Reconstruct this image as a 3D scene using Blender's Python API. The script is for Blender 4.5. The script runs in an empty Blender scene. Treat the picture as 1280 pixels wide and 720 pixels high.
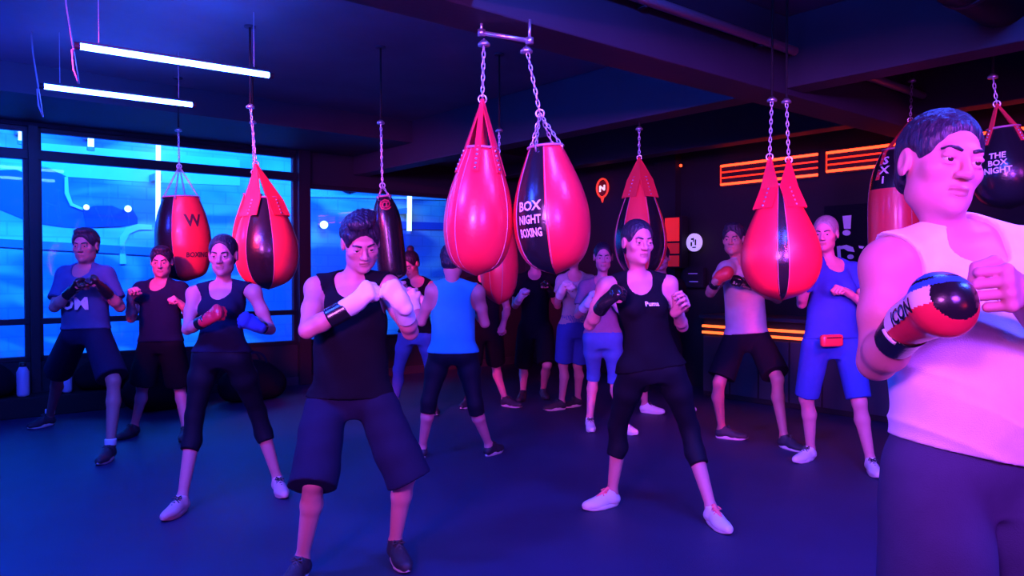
import bpy, math, random
import numpy as np
from mathutils import Vector, Matrix
random.seed(7)
C = bpy.context.scene.collection
PI = math.pi
f32 = np.float32

# ---------------------------------------------------------------- camera model
FPX, CAMH, HOR = 960.0, 1.4, 340.0
PITCH = math.atan((360 - HOR) / FPX)
cp, sp = math.cos(PITCH), math.sin(PITCH)
def ray(px, py):
    X = (px - 640) / FPX; Y = -(py - 360) / FPX
    return np.array([X, cp + Y * sp, -sp + Y * cp])
def P(px, py, d):
    r = ray(px, py)
    return np.array([0, 0, CAMH]) + r * (d / r[1])
def G(px, py, z=0.0):
    r = ray(px, py)
    return np.array([0, 0, CAMH]) + r * ((z - CAMH) / r[2])
# room frame: u runs along the window wall, v along the right wall
TA = math.atan2(960, 1150)          # direction of u in the world (from +x)
UA = np.array([math.cos(TA), math.sin(TA), 0.0])
VA = np.array([-math.sin(TA), math.cos(TA), 0.0])
def R3(u, v, z): return UA * u + VA * v + np.array([0, 0, z])
def to_uv(p): return float(np.dot(p, UA)), float(np.dot(p, VA))
def on_v(px, py, v):                 # point of the plane v = const seen at a pixel
    r = ray(px, py); t = v / np.dot(r, VA); return np.array([0, 0, CAMH]) + r * t
def on_u(px, py, u):
    r = ray(px, py); t = u / np.dot(r, UA); return np.array([0, 0, CAMH]) + r * t

# ---------------------------------------------------------------- materials
def nodes(name):
    m = bpy.data.materials.new(name); m.use_nodes = True
    nt = m.node_tree; b = nt.nodes['Principled BSDF']
    return m, nt, b
def mat(name, col, rough=0.5, metal=0.0, spec=0.5, bump=0.0, bscale=200, var=0.0, vscale=8, coat=0.0, sheen=0.0, stretch=None):
    m, nt, b = nodes(name)
    b.inputs['Base Color'].default_value = (*col, 1)
    b.inputs['Roughness'].default_value = rough
    b.inputs['Metallic'].default_value = metal
    b.inputs['Specular IOR Level'].default_value = spec
    if coat: b.inputs['Coat Weight'].default_value = coat; b.inputs['Coat Roughness'].default_value = 0.15
    if sheen: b.inputs['Sheen Weight'].default_value = sheen
    tc = nt.nodes.new('ShaderNodeTexCoord'); mp = nt.nodes.new('ShaderNodeMapping')
    nt.links.new(tc.outputs['Object'], mp.inputs['Vector'])
    if stretch: mp.inputs['Scale'].default_value = stretch
    if var:
        n = nt.nodes.new('ShaderNodeTexNoise'); n.inputs['Scale'].default_value = vscale; n.inputs['Detail'].default_value = 4
        nt.links.new(mp.outputs[0], n.inputs['Vector'])
        mx = nt.nodes.new('ShaderNodeMix'); mx.data_type = 'RGBA'
        mx.inputs[6].default_value = (*[c * (1 - var) for c in col], 1)
        mx.inputs[7].default_value = (*[min(1, c * (1 + var)) for c in col], 1)
        nt.links.new(n.outputs['Fac'], mx.inputs[0]); nt.links.new(mx.outputs[2], b.inputs['Base Color'])
    if bump:
        n = nt.nodes.new('ShaderNodeTexNoise'); n.inputs['Scale'].default_value = bscale; n.inputs['Detail'].default_value = 3
        nt.links.new(mp.outputs[0], n.inputs['Vector'])
        bp = nt.nodes.new('ShaderNodeBump'); bp.inputs['Strength'].default_value = bump; bp.inputs['Distance'].default_value = 0.01
        nt.links.new(n.outputs['Fac'], bp.inputs['Height']); nt.links.new(bp.outputs[0], b.inputs['Normal'])
    return m
def emit(name, col, s):
    m, nt, b = nodes(name)
    b.inputs['Base Color'].default_value = (*col, 1)
    b.inputs['Emission Color'].default_value = (*col, 1); b.inputs['Emission Strength'].default_value = s
    return m
M = {}
M['skin'] = mat('skin', (.62, .25, .29), .5, bump=.08, bscale=120, var=.06, vscale=14)
M['skin_tan'] = mat('skin_tan', (.42, .19, .19), .5, bump=.08, bscale=120, var=.06, vscale=14)
M['skin_dark'] = mat('skin_dark', (.24, .14, .10), .5, bump=.08, bscale=120, var=.06, vscale=14)
M['lips'] = mat('lips', (.42, .16, .16), .4)
M['hair'] = mat('hair_black', (.016, .016, .034), .45, bump=.9, bscale=90, var=.4, vscale=60, stretch=(1, 1, .25))
M['hair_light'] = mat('hair_grey', (.30, .26, .26), .5, bump=.9, bscale=90, var=.3, vscale=60, stretch=(1, 1, .25))
M['eye_white'] = mat('eye_white', (.6, .58, .56), .2)
M['iris'] = mat('iris', (.03, .02, .015), .1)
def cloth(n, c, r=.9, **k): return mat(n, c, r, bump=.25, bscale=350, var=.12, vscale=20, spec=.12, **k)
M['white'] = cloth('white_cotton', (.86, .86, .87), sheen=.1)
M['black'] = cloth('black_cotton', (.006, .006, .013))
M['navy'] = cloth('navy_cotton', (.012, .014, .045))
M['charcoal'] = cloth('charcoal_shorts', (.06, .06, .14))
M['blacklyc'] = cloth('black_lycra', (.008, .009, .02), .6)
M['grey'] = cloth('grey_jersey', (.42, .38, .44))
M['cyan'] = cloth('cyan_jersey', (.03, .5, .8))
M['royal'] = cloth('royal_blue_jersey', (.03, .07, .42))
M['denim'] = cloth('mid_blue_lycra', (.05, .14, .5))
M['blue_tee'] = cloth('blue_tee', (.06, .10, .24))
M['purple_tee'] = cloth('mauve_tee', (.25, .16, .26))
M['red_leather'] = mat('red_leather', (.8, .022, .06), .36, bump=.12, bscale=60, var=.07, vscale=6, coat=.25)
M['orange_leather'] = mat('orange_red_leather', (.78, .05, .06), .38, bump=.12, bscale=60, var=.07, vscale=6, coat=.2)
M['black_leather'] = mat('black_leather', (.012, .012, .016), .26, bump=.12, bscale=60, coat=.3)
M['piping'] = mat('pale_piping', (.5, .22, .32), .4)
M['chrome'] = mat('chrome_chain', (.75, .74, .78), .28, metal=.85)
M['print'] = mat('white_print', (.85, .85, .88), .5)
M['darkprint'] = mat('dark_print', (.06, .03, .04), .5)
M['redprint'] = mat('faded_red_print', (.4, .03, .07), .5)
M['wrap'] = cloth('white_hand_wrap', (.82, .82, .86))
M['shoe_white'] = mat('white_shoe_mesh', (.72, .7, .74), .6, bump=.3, bscale=300)
M['shoe_pink'] = mat('pale_pink_shoe', (.75, .45, .5), .6, bump=.3, bscale=300)
M['shoe_dark'] = mat('dark_shoe_mesh', (.03, .03, .045), .5, bump=.3, bscale=300)
M['sole_white'] = mat('white_rubber_sole', (.7, .7, .72), .5)
M['sole_dark'] = mat('black_rubber_sole', (.02, .02, .025), .5)
M['lace_coral'] = mat('coral_laces', (.95, .18, .2), .6)
M['lace_dark'] = mat('dark_laces', (.05, .05, .06), .6)
M['sock'] = cloth('white_sock', (.75, .75, .8))

# ---------------------------------------------------------------- mesh making
def mk(name, V, F, mats, parent=None, origin=None, fm=None, smooth=True, props=None):
    """V (n,3) world coordinates, F (m,4) or (m,3) array or list of faces"""
    V = np.asarray(V, dtype=np.float64)
    if parent is not None:
        org = np.array(parent['_org']) if '_org' in parent else np.zeros(3)
    else:
        org = np.array(origin if origin is not None else [0, 0, 0], float)
    me = bpy.data.meshes.new(name)
    if isinstance(F, np.ndarray):
        n = F.shape[1]
        me.vertices.add(len(V)); me.vertices.foreach_set('co', (V - org).astype(f32).ravel())
        me.loops.add(F.size); me.loops.foreach_set('vertex_index', F.astype(np.int32).ravel())
        me.polygons.add(len(F)); me.polygons.foreach_set('loop_start', (np.arange(len(F)) * n).astype(np.int32))
        try: me.polygons.foreach_set('loop_total', np.full(len(F), n, np.int32))
        except Exception: pass
    else:
        me.from_pydata([tuple(v) for v in (V - org)], [], [tuple(f) for f in F])
    for m in mats: me.materials.append(m)
    if fm is not None: me.polygons.foreach_set('material_index', np.asarray(fm, np.int32))
    if smooth: me.polygons.foreach_set('use_smooth', np.ones(len(me.polygons), bool))
    me.update(calc_edges=True); me.validate()
    o = bpy.data.objects.new(name, me); C.objects.link(o)
    if parent is not None:
        o.parent = parent; o['_org'] = [float(a) for a in org]
    else:
        o.location = org; o['_org'] = [float(a) for a in org]
    if props:
        for k, v in props.items(): o[k] = v
    return o
def empty(name, loc, props):
    o = bpy.data.objects.new(name, None); C.objects.link(o); o.location = loc; o['_org'] = [float(a) for a in loc]
    for k, v in props.items(): o[k] = v
    return o
def rename_origin(o, org): o['_org'] = [float(a) for a in org]

class MB:
    """mesh builder: boxes, tubes, lathes collected into one mesh"""
    def __init__(s): s.v = []; s.f = []; s.m = []
    def add(s, V, F, mi=0):
        b = len(s.v); s.v += [tuple(map(float, v)) for v in V]
        s.f += [tuple(int(i) + b for i in f) for f in F]; s.m += [mi] * len(F)
    def box(s, c, size, ax=None, mi=0, bev=0.0):
        ax = ax if ax is not None else (np.array([1., 0, 0]), np.array([0, 1., 0]), np.array([0, 0, 1.]))
        c = np.asarray(c, float); h = [a / 2 for a in size]; b = min(bev, *[x * .95 for x in h])
        if b <= 0:
            V = [c + ax[0] * h[0] * i + ax[1] * h[1] * j + ax[2] * h[2] * k for i in (-1, 1) for j in (-1, 1) for k in (-1, 1)]
            F = [(0, 1, 3, 2), (4, 6, 7, 5), (0, 4, 5, 1), (2, 3, 7, 6), (0, 2, 6, 4), (1, 5, 7, 3)]
            s.add(V, F, mi); return
        import bmesh
        bm = bmesh.new(); bmesh.ops.create_cube(bm, size=1)
        for v in bm.verts: v.co = Vector((v.co.x * size[0], v.co.y * size[1], v.co.z * size[2]))
        bmesh.ops.bevel(bm, geom=bm.edges[:], offset=b, segments=2, affect='EDGES', profile=.6)
        bm.verts.ensure_lookup_table()
        V = [c + ax[0] * v.co.x + ax[1] * v.co.y + ax[2] * v.co.z for v in bm.verts]
        F = [[v.index for v in f.verts] for f in bm.faces]; bm.free(); s.add(V, F, mi)
    def tube(s, pts, r, n=8, mi=0, cap=True, closed=False):
        pts = [np.asarray(p, float) for p in pts]; m = len(pts)
        rs = r if isinstance(r, (list, tuple)) else [r] * m
        V = []; prev = None
        for i, p in enumerate(pts):
            if closed: t = pts[(i + 1) % m] - pts[i - 1]
            else: t = pts[min(i + 1, m - 1)] - pts[max(i - 1, 0)]
            t = t / (np.linalg.norm(t) + 1e-12)
            if prev is None:
                a = np.array([0, 0, 1.]) if abs(t[2]) < .9 else np.array([1., 0, 0])
            else: a = prev
            a = a - t * np.dot(a, t); a /= np.linalg.norm(a); prev = a; b = np.cross(t, a)
            for k in range(n):
                w = 2 * PI * k / n; V.append(p + rs[i] * (a * math.cos(w) + b * math.sin(w)))
        F = []
        for i in range(m if closed else m - 1):
            for k in range(n):
                i2 = (i + 1) % m
                F.append((i * n + k, i * n + (k + 1) % n, i2 * n + (k + 1) % n, i2 * n + k))
        if cap and not closed:
            F.append(tuple(range(n - 1, -1, -1))); F.append(tuple((m - 1) * n + k for k in range(n)))
        s.add(V, F, mi)
    def lathe(s, prof, c, n=32, mi=0, ax=None):
        ax = ax if ax is not None else (np.array([1., 0, 0]), np.array([0, 1., 0]), np.array([0, 0, 1.]))
        c = np.asarray(c, float); V = []; F = []; m = len(prof)
        for (r, z) in prof:
            for k in range(n):
                w = 2 * PI * k / n; V.append(c + ax[0] * r * math.cos(w) + ax[1] * r * math.sin(w) + ax[2] * z)
        for i in range(m - 1):
            for k in range(n): F.append((i * n + k, i * n + (k + 1) % n, (i + 1) * n + (k + 1) % n, (i + 1) * n + k))
        F.append(tuple(range(n - 1, -1, -1))); F.append(tuple((m - 1) * n + k for k in range(n)))
        s.add(V, F, mi)
    def build(s, name, mats, parent=None, origin=None, smooth=False, props=None):
        if not isinstance(mats, (list, tuple)): mats = [mats]
        return mk(name, s.v, s.f, mats, parent, origin, fm=s.m, smooth=smooth, props=props)

# ---------------------------------------------------------------- signed distance modelling
def smin(a, b, k):
    if k <= 0: return np.minimum(a, b)
    h = np.clip(.5 + .5 * (b - a) / k, 0, 1)
    return b + (a - b) * h - k * h * (1 - h)
def smax(a, b, k): return -smin(-a, -b, k)
def nrm(v): v = np.asarray(v, float); return v / (np.linalg.norm(v) + 1e-12)
class Cone:
    def __init__(s, a, b, ra, rb, k=.02, flat=False, flata=False):
        s.a, s.b, s.ra, s.rb, s.k, s.flat, s.flata = np.asarray(a, float), np.asarray(b, float), ra, rb, k, flat, flata
        r = max(ra, rb); s.lo = np.minimum(s.a, s.b) - r; s.hi = np.maximum(s.a, s.b) + r
    def ev(s, x, y, z):
        a = s.a; ba = s.b - a; L2 = float(ba @ ba) + 1e-12
        px, py, pz = x - f32(a[0]), y - f32(a[1]), z - f32(a[2])
        h = (px * f32(ba[0]) + py * f32(ba[1]) + pz * f32(ba[2])) / f32(L2)
        hc = np.clip(h, 0, 1)
        d = np.sqrt((px - hc * f32(ba[0])) ** 2 + (py - hc * f32(ba[1])) ** 2 + (pz - hc * f32(ba[2])) ** 2) - (f32(s.ra) + hc * f32(s.rb - s.ra))
        L = f32(math.sqrt(L2))
        if s.flat: d = np.maximum(d, (h - 1) * L)
        if s.flata: d = np.maximum(d, -h * L)
        return d
class Ell:
    def __init__(s, c, r, ax, k=.02):
        s.c, s.r, s.ax, s.k = np.asarray(c, float), [float(q) for q in r], ax, k
        e = np.zeros(3)
        for a, q in zip(ax, s.r): e += np.abs(np.asarray(a)) * q
        s.lo = s.c - e; s.hi = s.c + e
    def ev(s, x, y, z):
        px, py, pz = x - f32(s.c[0]), y - f32(s.c[1]), z - f32(s.c[2])
        q0 = 0; q1 = 0
        for a, r in zip(s.ax, s.r):
            l = px * f32(a[0]) + py * f32(a[1]) + pz * f32(a[2])
            q0 = q0 + (l / f32(r)) ** 2; q1 = q1 + (l / f32(r * r)) ** 2
        k0 = np.sqrt(q0); k1 = np.sqrt(q1) + f32(1e-6)
        return k0 * (k0 - 1) / k1
class Loft:
    """elliptical sections along a straight axis P->N; sections (t, halfwidth, halfdepth, forward offset)"""
    def __init__(s, Pp, N, l0, l1, secs, k=.03):
        s.P, s.N, s.k = np.asarray(Pp, float), np.asarray(N, float), k
        s.L = np.linalg.norm(s.N - s.P); s.U = (s.N - s.P) / s.L
        s.l0, s.l1 = nrm(l0 - s.U * (l0 @ s.U)), nrm(l1 - s.U * (l1 @ s.U))
        T = np.array([q[0] for q in secs]); s.t0, s.t1 = T[0], T[-1]
        tt = np.linspace(s.t0, s.t1, 60); cols = []
        for j in (1, 2, 3):
            c = np.interp(tt, T, [q[j] for q in secs])
            for _ in range(6): c[1:-1] = .25 * c[:-2] + .5 * c[1:-1] + .25 * c[2:]
            cols.append(c)
        s.tt, s.cols = tt, cols
        m = max(cols[0].max(), cols[1].max()) + abs(cols[2]).max()
        A, B = s.P + s.U * s.t0 * s.L, s.P + s.U * s.t1 * s.L
        s.lo = np.minimum(A, B) - m; s.hi = np.maximum(A, B) + m
    def ev(s, x, y, z):
        px, py, pz = x - f32(s.P[0]), y - f32(s.P[1]), z - f32(s.P[2])
        U = s.U; u = px * f32(U[0]) + py * f32(U[1]) + pz * f32(U[2]); t = u / f32(s.L)
        w = np.clip(t, 0, 1)
        lx = [s.l0[i] * (1 - w) + s.l1[i] * w for i in range(3)]
        n = np.sqrt(lx[0] ** 2 + lx[1] ** 2 + lx[2] ** 2); lx = [q / n for q in lx]
        a = px * lx[0] + py * lx[1] + pz * lx[2]
        fx = lx[1] * U[2] - lx[2] * U[1]; fy = lx[2] * U[0] - lx[0] * U[2]; fz = lx[0] * U[1] - lx[1] * U[0]
        b = px * fx + py * fy + pz * fz
        tc = np.clip(t, s.t0, s.t1)
        W = np.interp(tc, s.tt, s.cols[0]); D = np.interp(tc, s.tt, s.cols[1]); O = np.interp(tc, s.tt, s.cols[2])
        b = b - O
        q = np.sqrt((a / W) ** 2 + (b / D) ** 2); q1 = np.sqrt((a / W ** 2) ** 2 + (b / D ** 2) ** 2) + 1e-6
        r = q * (q - 1) / q1
        e = np.maximum((s.t0 - t), (t - s.t1)) * s.L
        return (np.sqrt(np.maximum(r, 0) ** 2 + np.maximum(e, 0) ** 2) + np.minimum(np.maximum(r, e), 0)).astype(f32)
class Fn:
    def __init__(s, fn, lo, hi, k=0): s.ev, s.lo, s.hi, s.k = fn, np.asarray(lo, float), np.asarray(hi, float), k
def field(ops, lo, hi, h, off=0.0, cuts=(), disp=None):
    lo = np.asarray(lo, float); n = np.maximum(2, np.ceil((np.asarray(hi) - lo) / h).astype(int) + 1)
    ax = [(lo[i] + h * np.arange(n[i])).astype(f32) for i in range(3)]
    Fd = np.full(n, .3, f32)
    for op in ops:
        kind, pr = op[0], op[1]; o = op[2] if len(op) > 2 else off
        mg = o + pr.k + 2 * h
        a = np.clip(np.floor((pr.lo - mg - lo) / h).astype(int), 0, n); b = np.clip(np.ceil((pr.hi + mg - lo) / h).astype(int) + 1, 0, n)
        if (b <= a).any(): continue
        sl = tuple(slice(a[i], b[i]) for i in range(3))
        x, y, z = ax[0][sl[0]][:, None, None], ax[1][sl[1]][None, :, None], ax[2][sl[2]][None, None, :]
        if kind == 'u': Fd[sl] = smin(Fd[sl], pr.ev(x, y, z) - f32(o), pr.k)
        else: Fd[sl] = smax(Fd[sl], -(pr.ev(x, y, z) - f32(o)), pr.k)
    x, y, z = ax[0][:, None, None], ax[1][None, :, None], ax[2][None, None, :]
    if disp is not None: Fd = Fd + disp(x, y, z).astype(f32)
    for c in cuts: Fd = np.maximum(Fd, c(x, y, z).astype(f32))
    return Fd
def surfnet(Fd, lo, h):
    s = Fd < 0; n = Fd.shape
    c = np.zeros((n[0] - 1, n[1] - 1, n[2] - 1), np.int8)
    for a in (0, 1):
        for b in (0, 1):
            for d in (0, 1): c += s[a:n[0] - 1 + a, b:n[1] - 1 + b, d:n[2] - 1 + d]
    act = (c > 0) & (c < 8); idx = np.full(act.shape, -1, np.int64)
    I, J, K = np.nonzero(act); idx[I, J, K] = np.arange(len(I))
    acc = np.zeros((len(I), 3)); cnt = np.zeros(len(I))
    for ax_ in range(3):
        for p in (0, 1):
            for q in (0, 1):
                o0 = [0, 0, 0]; others = [k for k in range(3) if k != ax_]; o0[others[0]] = p; o0[others[1]] = q
                o1 = list(o0); o1[ax_] = 1
                f0 = Fd[I + o0[0], J + o0[1], K + o0[2]]; f1 = Fd[I + o1[0], J + o1[1], K + o1[2]]
                m = (f0 < 0) != (f1 < 0); t = np.where(m, f0 / np.where(m, f0 - f1, 1), 0)
                pos = np.array(o0, float)[None, :].repeat(len(I), 0); pos[:, ax_] += t
                acc += np.where(m[:, None], pos, 0); cnt += m
    V = np.asarray(lo) + h * (np.stack([I, J, K], 1) + acc / np.maximum(cnt, 1)[:, None])
    Q = []
    for ax_ in range(3):
        sl0 = [slice(None)] * 3; sl1 = [slice(None)] * 3; sl0[ax_] = slice(0, -1); sl1[ax_] = slice(1, None)
        ch = s[tuple(sl0)] != s[tuple(sl1)]
        i, j, k = np.nonzero(ch); e = [i, j, k]; b, d = [(1, 2), (2, 0), (0, 1)][ax_]
        ok = (e[b] >= 1) & (e[d] >= 1) & (e[b] <= act.shape[b] - 1) & (e[d] <= act.shape[d] - 1)
        i, j, k = i[ok], j[ok], k[ok]; e = [i, j, k]
        def cell(db, dd):
            g = [i.copy(), j.copy(), k.copy()]; g[b] = g[b] - db; g[d] = g[d] - dd; return idx[g[0], g[1], g[2]]
        q = np.stack([cell(1, 1), cell(0, 1), cell(0, 0), cell(1, 0)], 1)
        fl = ~s[i, j, k]; q[fl] = q[fl][:, ::-1]; Q.append(q)
    Q = np.concatenate(Q); Q = Q[(Q >= 0).all(1)]
    return V, Q
def bounds(ops, off, pad):
    us = [o for o in ops if o[0] == 'u']
    lo = np.min([o[1].lo - (o[2] if len(o) > 2 else off) for o in us], 0) - pad
    hi = np.max([o[1].hi + (o[2] if len(o) > 2 else off) for o in us], 0) + pad
    return lo, hi
def clean(V, Q):
    used = np.zeros(len(V), bool); used[Q.ravel()] = True; mp = np.cumsum(used) - 1
    return V[used], mp[Q]
def sdf_mesh(ops, h, off=0.0, cuts=(), disp=None, fine=()):
    lo, hi = bounds(ops, off, 3 * h)
    V, Q = surfnet(field(ops, lo, hi, h, off, cuts, disp), lo, h)
    Vs, Qs = [], []; base = 0
    drop = np.zeros(len(Q), bool)
    for (fl, fh, hh) in fine:
        inn = ((V > fl + 1.5 * h) & (V < fh - 1.5 * h)).all(1); drop |= inn[Q].all(1)
    V, Q = clean(V, Q[~drop]); Vs.append(V); Qs.append(Q); base = len(V)
    for (fl, fh, hh) in fine:
        v, q = surfnet(field(ops, fl, fh, hh, off, cuts, disp), fl, hh)
        if len(q) == 0: continue
        Vs.append(v); Qs.append(q + base); base += len(v)
    return np.concatenate(Vs), np.concatenate(Qs)
# ---------------------------------------------------------------- people
MALE = [(-.20, .085, .08, -.01), (-.08, .145, .105, -.01), (.05, .158, .115, -.005), (.22, .148, .105, .005), (.42, .15, .105, .01), (.62, .17, .12, .012), (.80, .172, .118, .005), (.90, .145, .098, 0), (.97, .095, .07, -.005), (1.02, .06, .05, -.005)]
FEMALE = [(-.20, .085, .08, -.01), (-.08, .16, .11, -.015), (.05, .17, .115, -.01), (.24, .14, .098, .0), (.42, .122, .09, .008), (.60, .14, .1, .012), (.80, .148, .1, .0), (.90, .125, .085, 0), (.97, .08, .06, -.005), (1.02, .052, .045, -.005)]
def solve_mid(a, c, px, py, d0, L1, L2, bias=0.0):
    best = None
    for dd in np.linspace(-.5, .5, 201):
        m = P(px, py, d0 + dd)
        e = (np.linalg.norm(m - a) - L1) ** 2 + (np.linalg.norm(c - m) - L2) ** 2 + .02 * (dd - bias) ** 2
        if best is None or e < best[0]: best = (e, m)
    return best[1]
def head_frame(yaw, pitch, roll):
    y, p, r = map(math.radians, (yaw, pitch, roll))
    F = np.array([math.sin(y) * math.cos(p), -math.cos(y) * math.cos(p), -math.sin(p)])
    U0 = nrm(np.array([0, 0, 1.]) - F * F[2]); L0 = np.cross(U0, F)
    U = U0 * math.cos(r) - L0 * math.sin(r); L = np.cross(U, F)
    return L, F, U                       # person's left, forward, up
def head_ops(c, fr, s, sex, fine):
    L, F, U = fr
    def p(l, f, u): return c + (L * l + F * f + U * u) * s
    def E(l, f, u, a, b, d, k=.015): return ('u', Ell(p(l, f, u), (a * s, b * s, d * s), fr, k * s))
    jw = 1.0 if sex == 'm' else .9
    o = [E(0, -.012, .035, .075, .096, .085, .02), E(0, .018, -.035, .066 * jw, .068, .082, .03),
         E(0, .035, -.078, .048 * jw, .046, .038, .025), E(0, .072, -.1, .02 * jw, .016, .015, .02)]
    for sd in (-1, 1):
        o += [E(sd * .042, .055, -.022, .022, .022, .02, .02), E(sd * .046 * jw, .005, -.072, .013, .028, .018, .025)]
    o += [('u', Cone(p(-.032, .08, .021), p(.032, .08, .021), .011 * s, .011 * s, .014 * s))]
    for sd in (-1, 1):
        o += [('s', Ell(p(sd * .031, .1, .002), (.017 * s, .013 * s, .0105 * s), fr, .008 * s), 0)]
    o += [('u', Cone(p(0, .088, .008), p(0, .103, -.026), .008 * s, .0105 * s, .012 * s)),
          ('u', Cone(p(0, .103, -.028), p(0, .104, -.03), .0115 * s, .0115 * s, .006 * s))]
    for sd in (-1, 1):
        o += [('u', Ell(p(sd * .013, .095, -.033), (.008 * s, .011 * s, .0075 * s), fr, .006 * s)),
              ('u', Ell(p(sd * .031, .0800, .0068), (.0165 * s, .0125 * s, .0075 * s), fr, .003 * s)),
              ('u', Ell(p(sd * .031, .0775, -.0085), (.0155 * s, .0115 * s, .0055 * s), fr, .004 * s)),
              ('u', Ell(p(sd * .078, -.008, -.005), (.009 * s, .02 * s, .032 * s), fr, .006 * s)),
              ('s', Ell(p(sd * .088, -.004, -.002), (.006 * s, .011 * s, .018 * s), fr, .005 * s), 0)]
    o += [('u', Ell(p(0, .0815, -.0605), (.024 * s, .0115 * s, .0065 * s), fr, .005 * s)),
          ('u', Ell(p(0, .0800, -.0725), (.021 * s, .012 * s, .0075 * s), fr, .005 * s)),
          ('s', Cone(p(-.025, .0925, -.0665), p(.025, .0925, -.0665), .0028 * s, .0028 * s, .004 * s), 0)]
    return o
def hair_mesh(c, fr, s, style, h):
    L, F, U = fr
    def p(l, f, u): return c + (L * l + F * f + U * u) * s
    t = {'buzz': .008, 'short': .012, 'quiff': .013, 'tied': .007, 'bun': .007, 'cap': .012, 'pony': .007}[style]
    o = [('u', Ell(p(0, -.014, .035), ((.075 + t) * s, (.096 + t) * s, (.085 + t) * s), fr, .01)),
         ('u', Ell(p(0, -.05, -.03), ((.055 + t) * s, (.05 + t) * s, (.05) * s), fr, .02 * s))]
    if style == 'quiff':
        o += [('u', Ell(p(-.01, .055, .115), (.058 * s, .045 * s, .03 * s), fr, .02 * s)), ('u', Ell(p(.02, .0, .125), (.05 * s, .06 * s, .022 * s), fr, .02 * s))]
    if style == 'short': o += [('u', Ell(p(0, .03, .105), (.06 * s, .055 * s, .024 * s), fr, .02 * s))]
    if style == 'bun': o += [('u', Ell(p(0, -.07, .125), (.036 * s, .036 * s, .034 * s), fr, .006 * s))]
    if style == 'pony':
        o += [('u', Cone(p(0, -.105, .05), p(.0, -.145, -.02), .022 * s, .026 * s, .01)), ('u', Cone(p(0, -.145, -.02), p(.02, -.14, -.13), .026 * s, .008 * s, .01))]
    hl = .068 if style in ('short', 'quiff', 'buzz') else .080
    cuts = [Ell(p(0, .115, -.045), (.074 * s, .1 * s, (.045 + hl) * s), fr, 0), Ell(p(0, .02, -.115), (.12 * s, .085 * s, .085 * s), fr, 0), Ell(p(0, -.06, -.16), (.12 * s, .12 * s, .085 * s), fr, 0)]
    if style == 'buzz': cuts[0] = Ell(p(0, .135, -.03), (.12 * s, .088 * s, .112 * s), fr, 0)
    for sd in (-1, 1): cuts.append(Ell(p(sd * .092, .0, -.012), (.03 * s, .026 * s, .036 * s), fr, 0))
    rr = 260.0; am = .0004 if style in ('buzz', 'tied', 'bun', 'pony') else .0012
    def cut(x, y, z):
        c_ = cuts[0].ev(x, y, z)
        for q in cuts[1:]: c_ = np.minimum(c_, q.ev(x, y, z))
        return c_
    def disp(x, y, z):
        c_ = cut(x, y, z)
        tp = (t + .003) * s * (1 - np.clip(c_ / (.022 * s), 0, 1)) ** 2
        return tp + am * s * (np.sin(x * rr + z * 90) + np.sin(y * rr + z * 70) + np.sin((x + y + z) * 190))
    return sdf_mesh(o, h, 0.0, (lambda x, y, z: -cut(x, y, z),), disp)
def hand_ops(w, D, T, side, s, curl, thumb=1.0, inflate=0.0):
    D = nrm(D); T = nrm(T - D * (T @ D)); N = np.cross(D, T) if side == 'r' else np.cross(T, D)
    o = []; k = .008 * s
    r = lambda q: q * s + inflate
    kn = []
    for i in range(4):
        lat = .031 - .0205 * i; ln = [.088, .092, .087, .08][i]
        q = w + (D * ln + T * lat) * s; kn.append(q)
        o.append(('u', Cone(w + (D * .01 + T * lat * .55) * s, q, r(.0155), r(.0125), .012 * s), 0))
    o.append(('u', Cone(w - D * .02 * s, w + D * .03 * s, r(.026), r(.022), .015 * s), 0))
    tips = []
    for i in range(4):
        fl = [.95, 1.05, .98, .8][i] * s; p0 = kn[i]; ang = 0
        cl = curl * (1 + .06 * (i - 1)); fan = (1.5 - i) * .08 * (1 - curl)
        for j, (ln, da, rr) in enumerate(((.043, 78, .0098), (.027, 92, .0088), (.021, 55, .0078))):
            ang += math.radians(da) * cl
            dr = D * math.cos(ang) - N * math.sin(ang) + T * fan
            p1 = p0 + nrm(dr) * ln * fl
            o.append(('u', Cone(p0, p1, r(rr), r(rr - .0008), .0022 * s), 0)); p0 = p1
        tips.append(p0)
    b = w + (T * .022 + D * .018 - N * .006) * s
    m1 = b + nrm(T * .62 + D * .68 - N * .35) * .046 * s
    if thumb > .5: m2 = m1 + nrm(-T * .25 + D * .62 - N * .75) * .033 * s; m3 = m2 + nrm(-T * .85 + D * .15 - N * .25) * .026 * s
    else: m2 = m1 + nrm(T * .45 + D * .85) * .033 * s; m3 = m2 + nrm(T * .2 + D * .95) * .026 * s
    o += [('u', Cone(b, m1, r(.017), r(.0125), .01 * s), 0), ('u', Cone(m1, m2, r(.0115), r(.0105), .004 * s), 0), ('u', Cone(m2, m3, r(.0105), r(.009), .003 * s), 0)]
    return o, (D, T, N), kn
def foot_frame(yaw):
    y = math.radians(yaw); F = np.array([math.sin(y), -math.cos(y), 0.]); return F, np.array([0, 0, 1.])
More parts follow.
